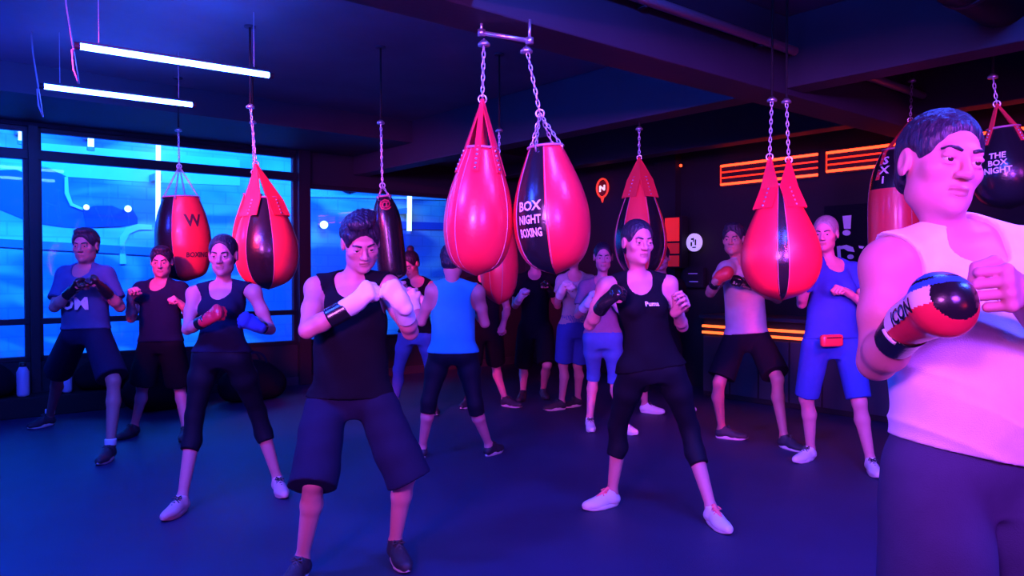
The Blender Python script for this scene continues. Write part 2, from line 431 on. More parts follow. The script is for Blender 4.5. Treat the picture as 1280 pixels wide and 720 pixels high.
def make_shoe(parent, g, yaw, s, up, sole, lace, h, pitch=0.0, lab=None, sock=None):
    F, U = foot_frame(yaw); L = np.cross(U, F); fr = (L, F, U)
    def p(l, f, u): return g + (L * l + F * f + U * u) * s
    o = [('u', Cone(p(0, -.02, .045), p(0, .07, .045), .036 * s, .036 * s, .02 * s)),
         ('u', Cone(p(0, .07, .045), p(.0, .185, .03), .036 * s, .028 * s, .02 * s)),
         ('u', Ell(p(0, .12, .03), (.045 * s, .07 * s, .03 * s), fr, .02 * s)),
         ('u', Cone(p(0, .005, .06), p(0, .0, .105), .038 * s, .036 * s, .02 * s, flat=True)),
         ('u', Cone(p(0, .02, .085), p(0, .1, .05), .026 * s, .024 * s, .02 * s))]
    gz = g[2]
    V, Q = sdf_mesh(o, h, 0.0, (lambda x, y, z: gz + .012 * s - z + 0 * x + 0 * y,))
    sh = mk('shoe', V, Q, [M[up]], parent, props={'label': lab} if lab else None)
    ms = MB(); out = []
    for k in range(28):
        w = 2 * PI * k / 28; cw, sw = math.cos(w), math.sin(w)
        f = .082 + .128 * cw; hw = (.045 if cw > 0 else .037) * (1 - .12 * abs(cw)); out.append((sw * hw, f))
    rows = []
    for (u, e) in ((0, .93), (.008, 1.02), (.026, 1.02), (.032, .92)):
        rows.append([p(a * e, .082 + (f - .082) * e, u + (.010 if f > .17 and u < .02 else 0) * max(0, (f - .17) / .04)) for a, f in out])
    V = [q for r in rows for q in r]; Fc = []
    for i in range(3):
        for k in range(28): Fc.append((i * 28 + k, i * 28 + (k + 1) % 28, (i + 1) * 28 + (k + 1) % 28, (i + 1) * 28 + k))
    Fc.append(tuple(range(27, -1, -1))); Fc.append(tuple(3 * 28 + k for k in range(28))); ms.add(V, Fc)
    ms.build('sole', M[sole], sh, smooth=True)
    ml = MB()
    for q in range(4):
        f = .055 + q * .022; u = .094 - q * .011
        for sg in (-1, 1): ml.tube([p(-sg * .02, f, u - .008), p(0, f + .011, u + .004), p(sg * .024, f + .022, u - .016)], .0052 * s, 6)
    for sg in (-1, 1): ml.tube([p(0, .05, .1), p(sg * .018, .045, .112), p(sg * .03, .06, .1), p(sg * .006, .055, .1)], .0045 * s, 6)
    ml.build('laces', M[lace], sh, smooth=True)
    if lace == 'lace_coral': mk('tongue', *sdf_mesh([('u', Cone(p(0, .03, .108), p(0, .125, .058), .017 * s, .012 * s, .01))], .004), [M[lace]], sh)
    if sock:
        mk('sock', *sdf_mesh([('u', Cone(p(0, -.005, .1), p(0, -.008, .15), .04 * s, .041 * s, .01, flat=True, flata=True))], h), [M[sock]], parent)
    return sh

def wrinkle(amp, fr=26.0, seed=0.0, zc=None):
    def f(x, y, z):
        a = np.sin(fr * (z + .55 * x) + 2.2 * np.sin(7 * x + seed) + seed) * np.sin(9 * (x - .4 * z) + 1.7 * seed)
        b = np.sin(fr * 1.9 * (z - .4 * x + .3 * y) + 3 * np.sin(5 * z + seed))
        return amp * (a * .7 + b * .3)
    return f

def person(label, d, H, sex, head, neck, sh, el, wr, hd, hip, kn, ft, hand=('bare', 'bare'), T=(None, None), curl=(1, 1), skin='skin',
           hair=('short', 'hair'), build=.94, clothes=(), shoe=('shoe_white', 'sole_white', 'lace_dark'), h=.009, hs=1.06, sock=None, fine=True, extra=None, eyes=True, nk=1.0, nkf=-.012):
    s = H / 1.75
    K = lambda q: P(q[0], q[1], d + (q[2] if len(q) > 2 else 0))
    S = [K(sh[0]), K(sh[1])]; N = K(neck); HP = [K(hip[0]), K(hip[1])]; Pm = (HP[0] + HP[1]) / 2 + np.array([0, 0, .03 * s])
    fg = [G(f[0], f[1]) for f in ft]
    ANK = []; 
    for g, f in zip(fg, ft):
        F, U = foot_frame(f[2]); ANK.append(g + np.array([0, 0, .09 * s]))
    hc = K(head[:3]); fr = head_frame(*head[3:6])
    W = [K(wr[0]), K(wr[1])]; HD = [K(hd[0]), K(hd[1])]
    E = [K(el[i]) if len(el[i]) > 2 else solve_mid(S[i], W[i], el[i][0], el[i][1], d, .29 * s, .25 * s, -.08) for i in (0, 1)]
    KN = [K(kn[i]) if len(kn[i]) > 2 else solve_mid(HP[i], ANK[i], kn[i][0], kn[i][1], .5 * (HP[i][1] + ANK[i][1]), .42 * s, .40 * s, -.12) for i in (0, 1)]
    print(label[:40], 's %.2f' % s, 'torso %.2f shw %.2f hipw %.2f' % (np.linalg.norm(N - Pm) / s, np.linalg.norm(S[0] - S[1]) / s, np.linalg.norm(HP[0] - HP[1]) / s),
          'uarm %.2f %.2f farm %.2f %.2f' % tuple(np.linalg.norm(a) / s for a in (S[0] - E[0], S[1] - E[1], E[0] - W[0], E[1] - W[1])),
          'thigh %.2f %.2f shin %.2f %.2f' % tuple(np.linalg.norm(a) / s for a in (HP[0] - KN[0], HP[1] - KN[1], KN[0] - ANK[0], KN[1] - ANK[1])), 'ft d %.2f %.2f' % (fg[0][1], fg[1][1]), 'headtop z %.2f' % (hc[2] + .12 * s))
    b = build * s
    U = nrm(N - Pm); sx = S[1] - S[0]; hx = HP[1] - HP[0]; Fch = nrm(np.cross(nrm(sx), U)); Fhp = nrm(np.cross(nrm(hx), U))
    Lch = nrm(sx); Lt = np.linalg.norm(N - Pm)
    secs = [(t, w * b, dp * b, o * s) for (t, w, dp, o) in (MALE if sex == 'm' else FEMALE)]
    torso = Loft(Pm, N, hx, sx, secs, .03 * s)
    chest = []
    if sex == 'f':
        for sd in (-1, 1): chest.append(('u', Ell(Pm + U * Lt * .66 + Lch * sd * .068 * b + Fch * .082 * b, (.058 * b, .05 * b, .056 * b), (Lch, Fch, U), .025 * s)))
    else:
        for sd in (-1, 1): chest.append(('u', Ell(Pm + U * Lt * .74 + Lch * sd * .075 * b + Fch * .085 * b, (.075 * b, .035 * b, .055 * b), (Lch, Fch, U), .03 * s)))
    glute = []
    for sd in (-1, 1): glute.append(('u', Ell(Pm - U * .03 * s + nrm(hx) * sd * .07 * b - Fhp * .065 * b, (.075 * b, .065 * b, .08 * b), (nrm(hx), Fhp, U), .03 * s)))
    mus = 1.0 if sex == 'm' else .84
    arm = []; farm = []; leg = []; shank = []; foot = []; delt = []
    for i in (0, 1):
        out = nrm(S[i] - N)
        delt += [('u', Cone(N + U * .02 * s + out * .03 * s, S[i] + np.array([0, 0, .012 * s]), .04 * b * mus, .045 * b * mus, .04 * s)),
                 ('u', Ell(S[i], (.06 * b * mus,) * 3, (Lch, Fch, U), .03 * s))]
        ua = nrm(E[i] - S[i])
        arm.append([('u', Cone(S[i], S[i] + (E[i] - S[i]) * .5, .054 * b * mus, .05 * b * mus, .03 * s)), ('u', Cone(S[i] + (E[i] - S[i]) * .5, E[i], .05 * b * mus, .038 * b * mus, .02 * s))])
        mid = E[i] + (W[i] - E[i]) * .3
        farm.append([('u', Cone(E[i], mid, .037 * b * mus, .043 * b * mus, .02 * s)), ('u', Cone(mid, W[i], .043 * b * mus, .027 * b * mus, .02 * s))])
        leg.append([('u', Cone(HP[i], HP[i] + (KN[i] - HP[i]) * .35, .084 * b, .079 * b, .05 * s)), ('u', Cone(HP[i] + (KN[i] - HP[i]) * .35, KN[i], .079 * b, .050 * b, .03 * s))])
        F, _ = foot_frame(ft[i][2]); mc = KN[i] + (ANK[i] - KN[i]) * .32 - F * .018 * s
        shank.append([('u', Cone(KN[i], mc, .048 * b, .052 * b, .03 * s)), ('u', Cone(mc, ANK[i], .052 * b, .031 * b, .02 * s))])
        foot += [('u', Cone(fg[i] + np.array([0, 0, .06 * s]) - F * .02 * s, fg[i] + np.array([0, 0, .035 * s]) + F * .16 * s, .028 * s, .02 * s, .02 * s)), ('u', Cone(ANK[i], fg[i] + np.array([0, 0, .06 * s]), .034 * s, .03 * s, .02 * s))]
    hsx = s * hs
    hb = hc + (fr[1] * nkf - fr[2] * .075) * hsx
    neckp = [('u', Cone(N - U * .04 * s, hb, (.056 if sex == 'm' else .046) * s * nk, (.054 if sex == 'm' else .043) * s * nk, .016 * s))]
    ops = [('u', torso)] + chest + glute + delt + arm[0] + arm[1] + farm[0] + farm[1] + leg[0] + leg[1] + shank[0] + shank[1] + foot + neckp + head_ops(hc, fr, hsx, sex, fine)
    fines = []; hfr = []
    fh = max(h * .5, .0026)
    if fine: fines.append((hc - .155 * hsx, hc + .155 * hsx, fh))
    for i in (0, 1):
        D = HD[i] - W[i]; t = T[i] if T[i] is not None else (0, 0, 1)
        ho, f3, knk = hand_ops(W[i], D, np.asarray(t, float), 'rl'[i], s * 1.04, curl[i]); hfr.append((ho, f3, knk))
        ops += ho
        if fine:
            l, hh_ = bounds(ho, 0, .006); fines.append((l, hh_, min(fh, .0035)))
    V, Q = sdf_mesh(ops, h, fine=fines)
    org = (fg[0] + fg[1]) / 2; org[2] = 0
    # lips get their own colour
    ctr = V[Q].mean(1) - hc; l, f, u = ctr @ fr[0] / hsx, ctr @ fr[1] / hsx, ctr @ fr[2] / hsx
    lip = (f > .074) & (np.abs(l) < .023) & (u < -.0565 + .0 * l) & (u > -.0785 + abs(l) * .25)
    o = mk('person', V, Q, [M[skin], M['lips']], origin=org, fm=lip.astype(int), props={'label': label, 'category': 'person', 'group': 'people training in the boxing class'})
    # hair, brows and eyes
    if hair: mk('hair', *hair_mesh(hc, fr, hsx, hair[0], max(fh, .0035)), [M[hair[1]]], o)
    if eyes:
        for sd in (-1, 1):
            c = hc + (fr[0] * sd * .031 + fr[1] * .0775 + fr[2] * .0005) * hsx
            m = MB(); m.lathe([(.0118 * hsx * math.sin(a), -.0118 * hsx * math.cos(a)) for a in np.linspace(.1, PI - .1, 12)], c, 20, 0, (fr[0], fr[2], fr[1]))
            m.m = [1 if np.mean([np.array(m.v[i]) for i in f], 0) @ fr[1] > c @ fr[1] + .0102 * hsx else 0 for f in m.f]
            m.build('eye', [M['eye_white'], M['iris']], o, smooth=True)
            m = MB(); pts = [hc + (fr[0] * sd * a + fr[1] * bq + fr[2] * cq) * hsx for a, bq, cq in ((.012, .0935, .019), (.024, .0935, .0235), (.036, .0875, .025), (.048, .074, .020))]
            m.tube(pts, [.0035 * hsx, .0042 * hsx, .0038 * hsx, .002 * hsx], 8); m.build('eyebrow', M['hair'], o, smooth=True)
    # clothes
    low = ('u', torso)
    for cl in clothes:
        kd, col = cl['k'], cl['c']; off = cl.get('off', .014) * s; hh = cl.get('h', h); disp = cl.get('disp'); cuts = []
        def plane(p0, n):       # keeps the side n points to
            p0 = np.asarray(p0, float); n = nrm(n)
            return lambda x, y, z: -((x - p0[0]) * n[0] + (y - p0[1]) * n[1] + (z - p0[2]) * n[2])
        if kd in ('tank', 'tee'):
            lo_ = cl.get('loose', 0.0)
            sc = []
            for (t, w, dp, oo) in secs:
                if t <= .5: w = w + (max(w, .160 * b) - w) * (1 if lo_ else 0) + lo_ * (1 - max(t, -.1)); dp = dp + lo_ * (1 - max(t, -.1)) + (max(dp, .112 * b) - dp) * (1 if lo_ else 0)
                sc.append((t, w, dp, oo))
            hem = cl.get('hem', -.02)
            g = [('u', Loft(Pm, N, hx, sx, sc, .03 * s))] + chest + delt
            if hem < .1:
                g += glute
                for i in (0, 1): g.append(('u', Cone(HP[i], HP[i] + (KN[i] - HP[i]) * .3, .092 * b + .004, .088 * b + .006, .03 * s)))
            if kd == 'tee':
                for i in (0, 1):
                    e = S[i] + (E[i] - S[i]) * cl.get('sleeve', .6)
                    g.append(('u', Cone(S[i] - nrm(E[i] - S[i]) * .02, e, .058 * b * mus, (.058 if sex == 'm' else .052) * b, .02 * s, flat=True), off))
            nr = cl.get('neck', (.072, .1, .085))
            nc = N + Fch * .055 * s * cl.get('nf', 1)
            g.append(('s', Ell(nc, (nr[0] * s, nr[1] * s, nr[2] * s), (Lch, Fch, U), .004), 0))
            if kd == 'tank':
                ar = cl.get('arm', .078)
                for i in (0, 1):
                    q = S[i] + nrm(S[i] - N) * .03 * s
                    g.append(('s', Ell(q - U * .03 * s, (ar * s, .16 * s, .115 * s), (Lch, Fch, U), .005), 0))
                    g.append(('s', Cone(S[i] + (E[i] - S[i]) * .15, E[i], .058 * b * mus, .05 * b * mus, .005), 0))
            p0 = Pm + U * Lt * hem + nrm(hx) * 0
            hn = U + np.asarray(cl.get('tilt', (0, 0, 0)), float)
            cuts = [plane(p0, hn)]
        elif kd == 'shorts':
            fr_ = cl.get('len', .75); fl = cl.get('flare', .02)
            g = [low] + glute
            for i in (0, 1):
                tot = KN[i] + nrm(ANK[i] - KN[i]) * 0.0
                e = HP[i] + (KN[i] - HP[i]) * fr_
                g.append(('u', Cone(HP[i], e, .09 * b + .004, .065 * b + fl, .03 * s, flat=True), off))
            cuts = [plane(Pm + U * Lt * cl.get('top', .25), -U)]
        elif kd == 'leggings':
            fr_ = cl.get('len', 1.4)
            g = [low] + glute
            for i in (0, 1):
                g += leg[i]
                if fr_ <= 1: g[-1] = ('u', Cone(HP[i] + (KN[i] - HP[i]) * .35, HP[i] + (KN[i] - HP[i]) * fr_, .084 * b, .06 * b, .03 * s, flat=True))
                else:
                    e2 = KN[i] + (ANK[i] - KN[i]) * (fr_ - 1)
                    F, _ = foot_frame(ft[i][2])
                    mc = KN[i] + (ANK[i] - KN[i]) * min(.32, fr_ - 1) - F * .018 * s
                    if fr_ - 1 > .34: g += [('u', Cone(KN[i], mc, .052 * b, .055 * b, .03 * s)), ('u', Cone(mc, e2, .055 * b, .055 * b - .021 * b * (fr_ - 1.32) / .68, .02 * s, flat=True))]
                    else: g += [('u', Cone(KN[i], mc, .052 * b, .055 * b, .03 * s, flat=True))]
            cuts = [plane(Pm + U * Lt * cl.get('top', .3), -U)]
        V, Q = sdf_mesh(g, hh, off, cuts, disp)
        nm = {'tank': 'tank_top', 'tee': 't_shirt', 'shorts': 'shorts', 'leggings': 'leggings'}[kd]
        co = mk(nm, V, Q, [M[col]], o)
        if 'trim' in cl: pass
    # gloves
    for i in (0, 1):
        st = hand[i]; ho, (D, Tt, Nn), knk = hfr[i]; fa = nrm(W[i] - E[i])
        q = s * 1.04
        if st.startswith('wrap'):
            g = [(a, bq, .009) for (a, bq, _) in ho[:5]] + [(a, bq, .008) for (a, bq, _) in (ho[5], ho[8], ho[11], ho[14], ho[17])]
            g.append(('u', Cone(W[i] - fa * .12 * s, W[i] + D * .02 * s, .038 * s, .036 * s, .01 * s, flata=True), .006))
            hw = mk('hand_wrap', *sdf_mesh(g, min(h * .7, .005)), [M['wrap']], o)
            if st == 'wrap_cuff': mk('wrist_cuff', *sdf_mesh([('u', Cone(W[i] - fa * .135 * s, W[i] - fa * .04 * s, .047 * s, .046 * s, .01 * s, flat=True, flata=True))], .005), [M['black_leather']], hw, props={'label': 'black wrist cuff'})
        elif st.startswith('mma'):
            c = {'mma': 'black_leather', 'mma_red': 'red_leather', 'mma_blue': 'royal'}[st]
            g = [(a, bq, .006) for (a, bq, _) in ho[:5]] + [(a, bq, .005) for (a, bq, _) in (ho[5], ho[8], ho[11], ho[14], ho[17])]
            mc = (knk[1] + knk[2]) / 2 + Nn * .006 * q
            g.append(('u', Ell(mc - D * .005 * q, (.048 * q, .034 * q, .026 * q), (Tt, D, Nn), .01), 0))
            gl = mk('glove', *sdf_mesh(g, min(h * .7, .005)), [M[c]], o)
            m = [('u', Cone(W[i] - fa * .085 * s, W[i] + D * .005 * s, .037 * s, .035 * s, .01 * s, flat=True, flata=True), .003)]
            mk('wrist_cuff', *sdf_mesh(m, min(h * .7, .005)), [M['black_leather']], gl)
        elif st.startswith('mitt'):
            c = {'mitt_red': 'red_leather', 'mitt': 'black_leather', 'mitt_orange': 'orange_leather'}[st]
            kc = (knk[1] + knk[2]) / 2
            g = [('u', Ell(kc - Nn * .015 * q - D * .01 * q, (.058 * q, .062 * q, .05 * q), (Tt, D, Nn), .02)), ('u', Cone(W[i] - fa * .07 * s, W[i] + D * .04 * s, .041 * s, .045 * s, .02, flata=True)),
                 ('u', Cone(W[i] + (D * .03 + Tt * .03) * q, W[i] + (D * .08 + Tt * .05 - Nn * .015) * q, .022 * q, .02 * q, .006))]
            gl = mk('boxing_glove', *sdf_mesh(g, min(h * .7, .005)), [M[c]], o)
            mk('wrist_cuff', *sdf_mesh([('u', Cone(W[i] - fa * .075 * s, W[i] - fa * .02 * s, .045 * s, .045 * s, .01, flat=True, flata=True))], .005), [M['black_leather']], gl)
    if shoe:
        for i in (0, 1):
            up, so, la = shoe if not isinstance(shoe[0], tuple) else shoe[i]
            make_shoe(o, fg[i], ft[i][2], s, up, so, la, min(h, .006), sock=sock)
    if extra: extra(o, dict(S=S, E=E, W=W, N=N, P=Pm, U=U, F=Fch, L=Lch, s=s, hfr=hfr, hc=hc, fr=fr, Lt=Lt, HP=HP, KN=KN, secs=secs, torso=torso))
    return o
# ---------------------------------------------------------------- room
UW, VW, CZ = 7.8, 9.02, 3.15
U0, V0 = -6.5, -4.5
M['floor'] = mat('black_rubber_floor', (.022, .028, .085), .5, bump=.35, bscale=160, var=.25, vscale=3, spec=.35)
M['wall'] = mat('dark_painted_wall', (.014, .014, .022), .8, bump=.2, bscale=30, var=.2, vscale=2)
M['wall2'] = mat('black_painted_wall', (.007, .006, .008), .8, bump=.2, bscale=30)
M['ceil'] = mat('grey_painted_ceiling', (.14, .13, .17), .85, bump=.3, bscale=12, var=.3, vscale=1.5)
M['beam'] = mat('dark_steel_beam', (.03, .028, .045), .6, bump=.15, bscale=25, var=.2, vscale=3)
M['frame'] = mat('black_window_frame', (.012, .012, .02), .45)
M['pipe'] = mat('grey_conduit', (.4, .36, .42), .4, metal=.3)
AX = (UA, VA, np.array([0, 0, 1.]))
ST = {'kind': 'structure'}
def rbox(name, u0, u1, v0, v1, z0, z1, m, props=ST, parent=None, bev=0.0):
    b = MB(); c = R3((u0 + u1) / 2, (v0 + v1) / 2, (z0 + z1) / 2)
    b.box(c, (u1 - u0, v1 - v0, z1 - z0), AX, 0, bev)
    org = R3((u0 + u1) / 2, (v0 + v1) / 2, z0)
    return b.build(name, m, parent, origin=org if parent is None else None, props=props)
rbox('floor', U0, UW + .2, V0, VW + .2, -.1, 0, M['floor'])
rbox('ceiling', U0, UW + .2, V0, VW + .2, CZ, CZ + .1, M['ceil'])
rbox('wall_right', UW, UW + .2, V0, VW + .2, 0, CZ, M['wall'])
rbox('wall_left', U0 - .2, U0, V0, VW + .2, 0, CZ, M['wall'])
rbox('wall_back', U0, UW, V0 - .2, V0, 0, CZ, M['wall'])
# window wall: openings between low sill wall and head
WZ0, WZ1, TZ0, TZ1 = .50, 2.86, 2.53, 2.63
u_col = to_uv(on_v(378, 300, VW))[0]; u_end = to_uv(on_v(566, 300, VW))[0]; u_m1 = to_uv(on_v(42, 300, VW))[0]
rbox('wall_far', U0, UW, VW, VW + .16, WZ1, CZ, M['wall'])
rbox('wall_far', U0, UW, VW, VW + .16, 0, WZ0, M['wall'])
rbox('wall_far', u_end, UW, VW, VW + .16, WZ0, WZ1, M['wall'])
rbox('wall_far', u_col, u_end, VW, VW + .16, TZ0 - .03, WZ1, M['wall'])
def glass():
    m = bpy.data.materials.new('window_glass'); m.use_nodes = True; nt = m.node_tree; nt.nodes.clear()
    o = nt.nodes.new('ShaderNodeOutputMaterial'); t = nt.nodes.new('ShaderNodeBsdfTransparent'); g = nt.nodes.new('ShaderNodeBsdfGlossy')
    t.inputs[0].default_value = (.9, .95, 1, 1); g.inputs['Roughness'].default_value = .02
    f = nt.nodes.new('ShaderNodeFresnel'); f.inputs[0].default_value = 1.45; x = nt.nodes.new('ShaderNodeMixShader')
    nt.links.new(f.outputs[0], x.inputs[0]); nt.links.new(t.outputs[0], x.inputs[1]); nt.links.new(g.outputs[0], x.inputs[2]); nt.links.new(x.outputs[0], o.inputs[0]); return m
M['glass'] = glass()
def window(nm, ua, ub, trans, rail):
    b = MB(); t = .05
    def fb(a0, a1, z0, z1, dv=.07): b.box(R3((a0 + a1) / 2, VW + .05, (z0 + z1) / 2), (a1 - a0, dv, z1 - z0), AX, 0, .006)
    top = WZ1 if trans else TZ0 - .03
    fb(ua, ub, WZ0, WZ0 + t); fb(ua, ub, top - t, top); fb(ua, ua + t, WZ0, top); fb(ub - t, ub, WZ0, top)
    if trans: fb(ua, ub, TZ0, TZ1, .1)
    if rail: fb(ua, ub, .87, .93, .09)
    o = b.build(nm, M['frame'], origin=R3((ua + ub) / 2, VW + .05, WZ0), props=ST)
    g = MB(); g.box(R3((ua + ub) / 2, VW + .06, (WZ0 + top) / 2), (ub - ua - .02, .012, top - WZ0 - .02), AX); g.build('glass_pane', M['glass'], o)
    return o
window('window_1', u_m1 - 2.6, u_m1 - .03, True, True)
window('window_2', u_m1 + .03, u_col - .06, True, True)
window('window_3', u_col + .06, u_end, False, False)
rbox('trim_1', u_m1 - .04, u_m1 + .04, VW - .06, VW + .12, 0, WZ1, M['frame'])
rbox('trim_2', u_col - .075, u_col + .075, VW - .08, VW + .14, 0, CZ, M['frame'])
rbox('wall_far', U0, u_m1 - 2.6, VW, VW + .16, WZ0, WZ1, M['wall'])
rbox('baseboard_far', U0, UW, VW - .03, VW, 0, .1, M['beam'])
rbox('baseboard_right', UW - .03, UW, V0, VW, 0, .1, M['wall2'])
up = to_uv(on_u(838, 300, UW))[1]
rbox('trim_3', UW - .16, UW, up - .2, up + .12, 0, CZ, M['wall2'])
rbox('wall_right', UW - .05, UW, V0, up - .2, 0, CZ, M['wall2'])
# beams
rbox('trim_4', U0, UW, 2.86, 3.16, 2.62, CZ, M['beam'], bev=.01)
rbox('trim_5', U0, UW, .35, .85, 2.55, CZ, M['wall2'], bev=.01)
rbox('trim_6', U0, UW, 7.6, VW, 2.9, CZ, M['beam'])
for n, (u, zb, vb) in enumerate(((2.05, 2.66, 3.0), (4.95, 2.66, VW), (-.9, 2.8, 3.0), (7.0, 2.75, VW))):
    rbox('trim_%d' % (7 + n), u - .11, u + .11, V0, vb, zb, CZ, M['beam'], bev=.01)
b = MB(); b.tube([R3(U0, 2.80, 2.9), R3(UW, 2.80, 2.9)], .03, 12)
o = b.build('ceiling_conduit', M['pipe'], origin=R3(0, 2.8, 2.9), smooth=True, props={'label': 'long thin pale conduit pipe running along the main ceiling beam', 'category': 'pipe'})
for k in range(12): m = MB(); m.box(R3(U0 + .6 + k * 1.15, 2.83, 2.9), (.03, .06, .08), AX, 0, .004); m.build('pipe_clip', M['beam'], o)
# air duct along the ceiling, upper right
b = MB(); b.tube([R3(1.0, 1.55, 2.93), R3(UW - .1, 1.55, 2.93)], .17, 28)
o = b.build('air_duct', M['wall2'], origin=R3(4, 1.55, 2.93), smooth=True, props={'label': 'dark round air duct along the ceiling at upper right', 'category': 'duct'})
for k in range(9): m = MB(); m.tube([R3(1.3 + k * .75, 1.55, 2.93), R3(1.335 + k * .75, 1.55, 2.93)], .18, 28); m.build('duct_flange', M['beam'], o)

# ---------------------------------------------------------------- outside the windows
VX = 12.6
def mural():
    m, nt, bs = nodes('painted_block_wall')
    tc = nt.nodes.new('ShaderNodeTexCoord'); mp = nt.nodes.new('ShaderNodeMapping'); nt.links.new(tc.outputs['Object'], mp.inputs[0])
    mp.inputs['Rotation'].default_value = (PI / 2, 0, -TA)
    n = nt.nodes.new('ShaderNodeTexNoise'); n.inputs['Scale'].default_value = .55; n.inputs['Detail'].default_value = 2; n.inputs['Distortion'].default_value = 1.2
    mp2 = nt.nodes.new('ShaderNodeMapping'); mp2.inputs['Rotation'].default_value = (0, 0, -TA); mp2.inputs['Scale'].default_value = (.5, 1, 1.9)
    nt.links.new(tc.outputs['Object'], mp2.inputs[0]); nt.links.new(mp2.outputs[0], n.inputs['Vector'])
    r = nt.nodes.new('ShaderNodeValToRGB'); e = r.color_ramp.elements
    e[0].position = .36; e[0].color = (.10, .22, .5, 1); e[1].position = .5; e[1].color = (.35, .55, .6, 1)
    x = r.color_ramp.elements.new(.43); x.color = (.12, .26, .5, 1); x = r.color_ramp.elements.new(.62); x.color = (.6, .9, .65, 1)
    nt.links.new(n.outputs['Fac'], r.inputs[0])
    br = nt.nodes.new('ShaderNodeTexBrick'); br.inputs['Scale'].default_value = 1; br.inputs['Brick Width'].default_value = .4; br.inputs['Row Height'].default_value = .2
    br.inputs['Mortar Size'].default_value = .012; br.inputs['Color1'].default_value = (1, 1, 1, 1); br.inputs['Color2'].default_value = (.92, .92, .92, 1); br.inputs['Mortar'].default_value = (.82, .82, .82, 1)
    mm = nt.nodes.new('ShaderNodeMix'); mm.data_type = 'RGBA'; mm.blend_type = 'MULTIPLY'; mm.inputs[0].default_value = 1
    mp3 = nt.nodes.new('ShaderNodeMapping'); mp3.inputs['Rotation'].default_value = (0, 0, -TA)
    cx = nt.nodes.new('ShaderNodeSeparateXYZ'); cc = nt.nodes.new('ShaderNodeCombineXYZ')
    nt.links.new(tc.outputs['Object'], mp3.inputs[0]); nt.links.new(mp3.outputs[0], cx.inputs[0]); nt.links.new(cx.outputs[0], cc.inputs[0]); nt.links.new(cx.outputs[2], cc.inputs[1])
    nt.links.new(cc.outputs[0], br.inputs['Vector'])
    nt.links.new(r.outputs[0], mm.inputs[6]); nt.links.new(br.outputs[0], mm.inputs[7]); nt.links.new(mm.outputs[2], bs.inputs['Base Color'])
    bs.inputs['Roughness'].default_value = .8
    return m
M['mural'] = mural()
rbox('courtyard_ground', U0 - 3, UW + 9, VW + .2, VX + .2, -.12, -.02, M['wall'], props=dict(ST))
cyw = rbox('courtyard_wall', U0 - 3, UW + 9, VX, VX + .2, -.1, 4.6, M['mural'], props=dict(ST))
def paint(name, pts, col, props, lift=.0, th=.012):
    mt = mat(name + '_paint', col, .8, var=.15, vscale=2)
    n = len(pts); V = []
    for dv in (th + lift, 0): V += [on_v(x, y, VX - dv) if dv else on_v(x, y, VX - th - lift) + VA * (th + lift) for x, y in pts]
    F = [tuple(range(n)), tuple(range(2 * n - 1, n - 1, -1))] + [(i, n + i, n + (i + 1) % n, (i + 1) % n) for i in range(n)]
    return mk(name, V, F, [mt], cyw, smooth=False)
mb = {'category': 'mural', 'group': 'painted shapes on the courtyard wall'}
paint('mural_shape', [(-40, 214), (20, 212), (30, 216), (44, 208), (62, 211), (78, 218), (81, 240), (86, 254), (104, 262), (118, 262), (116, 286), (80, 284), (40, 278), (0, 262), (-40, 262)], (.05, .14, .5), dict(mb, label='large rounded dark blue painted shape on courtyard wall at far left'))
paint('mural_shape', [(104, 262), (118, 257), (140, 257), (152, 262), (166, 262), (172, 272), (172, 280), (150, 283), (108, 284)], (.03, .08, .36), dict(mb, label='small dark blue painted hump above the blue T-shirt man'), lift=.014)
paint('mural_shape', [(44, 178), (300, 200), (300, 232), (190, 228), (84, 221), (62, 210), (44, 206)], (.5, .95, .8), dict(mb, label='pale cyan painted band across the top of the courtyard wall'))
paint('mural_shape', [(81, 221), (85, 221), (86, 240), (91, 254), (104, 260), (104, 263), (88, 257), (81, 242)], (.75, 1, .9), dict(mb, label='thin pale curved painted outline beside the large dark blue shape'), lift=.03)
paint('mural_shape', [(150, 296), (158, 284), (172, 280), (190, 281), (190, 287), (174, 287), (162, 292), (156, 304), (158, 330), (150, 330)], (.6, .95, .9), dict(mb, label='pale curved painted arch beside the leftmost lamp post'), lift=.014)
paint('mural_shape', [(385, 243), (600, 248), (600, 251), (385, 246)], (.6, 1, .95), dict(mb, label='thin pale painted stripe high in the right window'), lift=.014)
paint('mural_shape', [(480, 276), (600, 280), (600, 288), (480, 286)], (.05, .12, .45), dict(mb, label='dark blue painted stripe behind the pear bags'), lift=.014)
paint('mural_shape', [(492, 292), (506, 292), (508, 334), (494, 334)], (.04, .1, .45), dict(mb, label='upright dark blue painted block left of the pear bags'), lift=.014)
paint('mural_shape', [(-40, 296), (60, 302), (200, 310), (200, 320), (60, 312), (-40, 306)], (.10, .25, .55), dict(mb, label='blue painted stripe at chest height on courtyard wall, left'), lift=.014)
M['tube_white'] = emit('white_tube_light', (.55, .85, 1), 2.6)
def lamp_tube(px, y0, y1, v, w, lab):
    a, b_ = on_v(px, y0, v), on_v(px - .5, y1, v)
    m = MB(); m.tube([a, b_], w, 10); o = m.build('tube_lamp', M['tube_white'], origin=b_, smooth=True, props={'label': lab, 'category': 'lamp', 'group': 'white tube lamps outside the windows'})
    d = nrm(b_ - a)
    for q0, q1 in ((a - d * .05, a), (b_, b_ + d * .05)): e = MB(); e.tube([q0, q1], w * 1.3, 10); e.build('end_cap', M['pipe'], o)
    m = MB(); m.box(a * .5 + b_ * .5 + VA * (.14), (w * 3, .28, .1), AX); m.build('bracket', M['pipe'], o)
lamp_tube(198, 150, 292, VX - .3, .035, 'tall white vertical tube lamp outside, left of the tan bag')
lamp_tube(512, 238, 289, VX - .3, .045, 'short white vertical tube lamp outside right window')
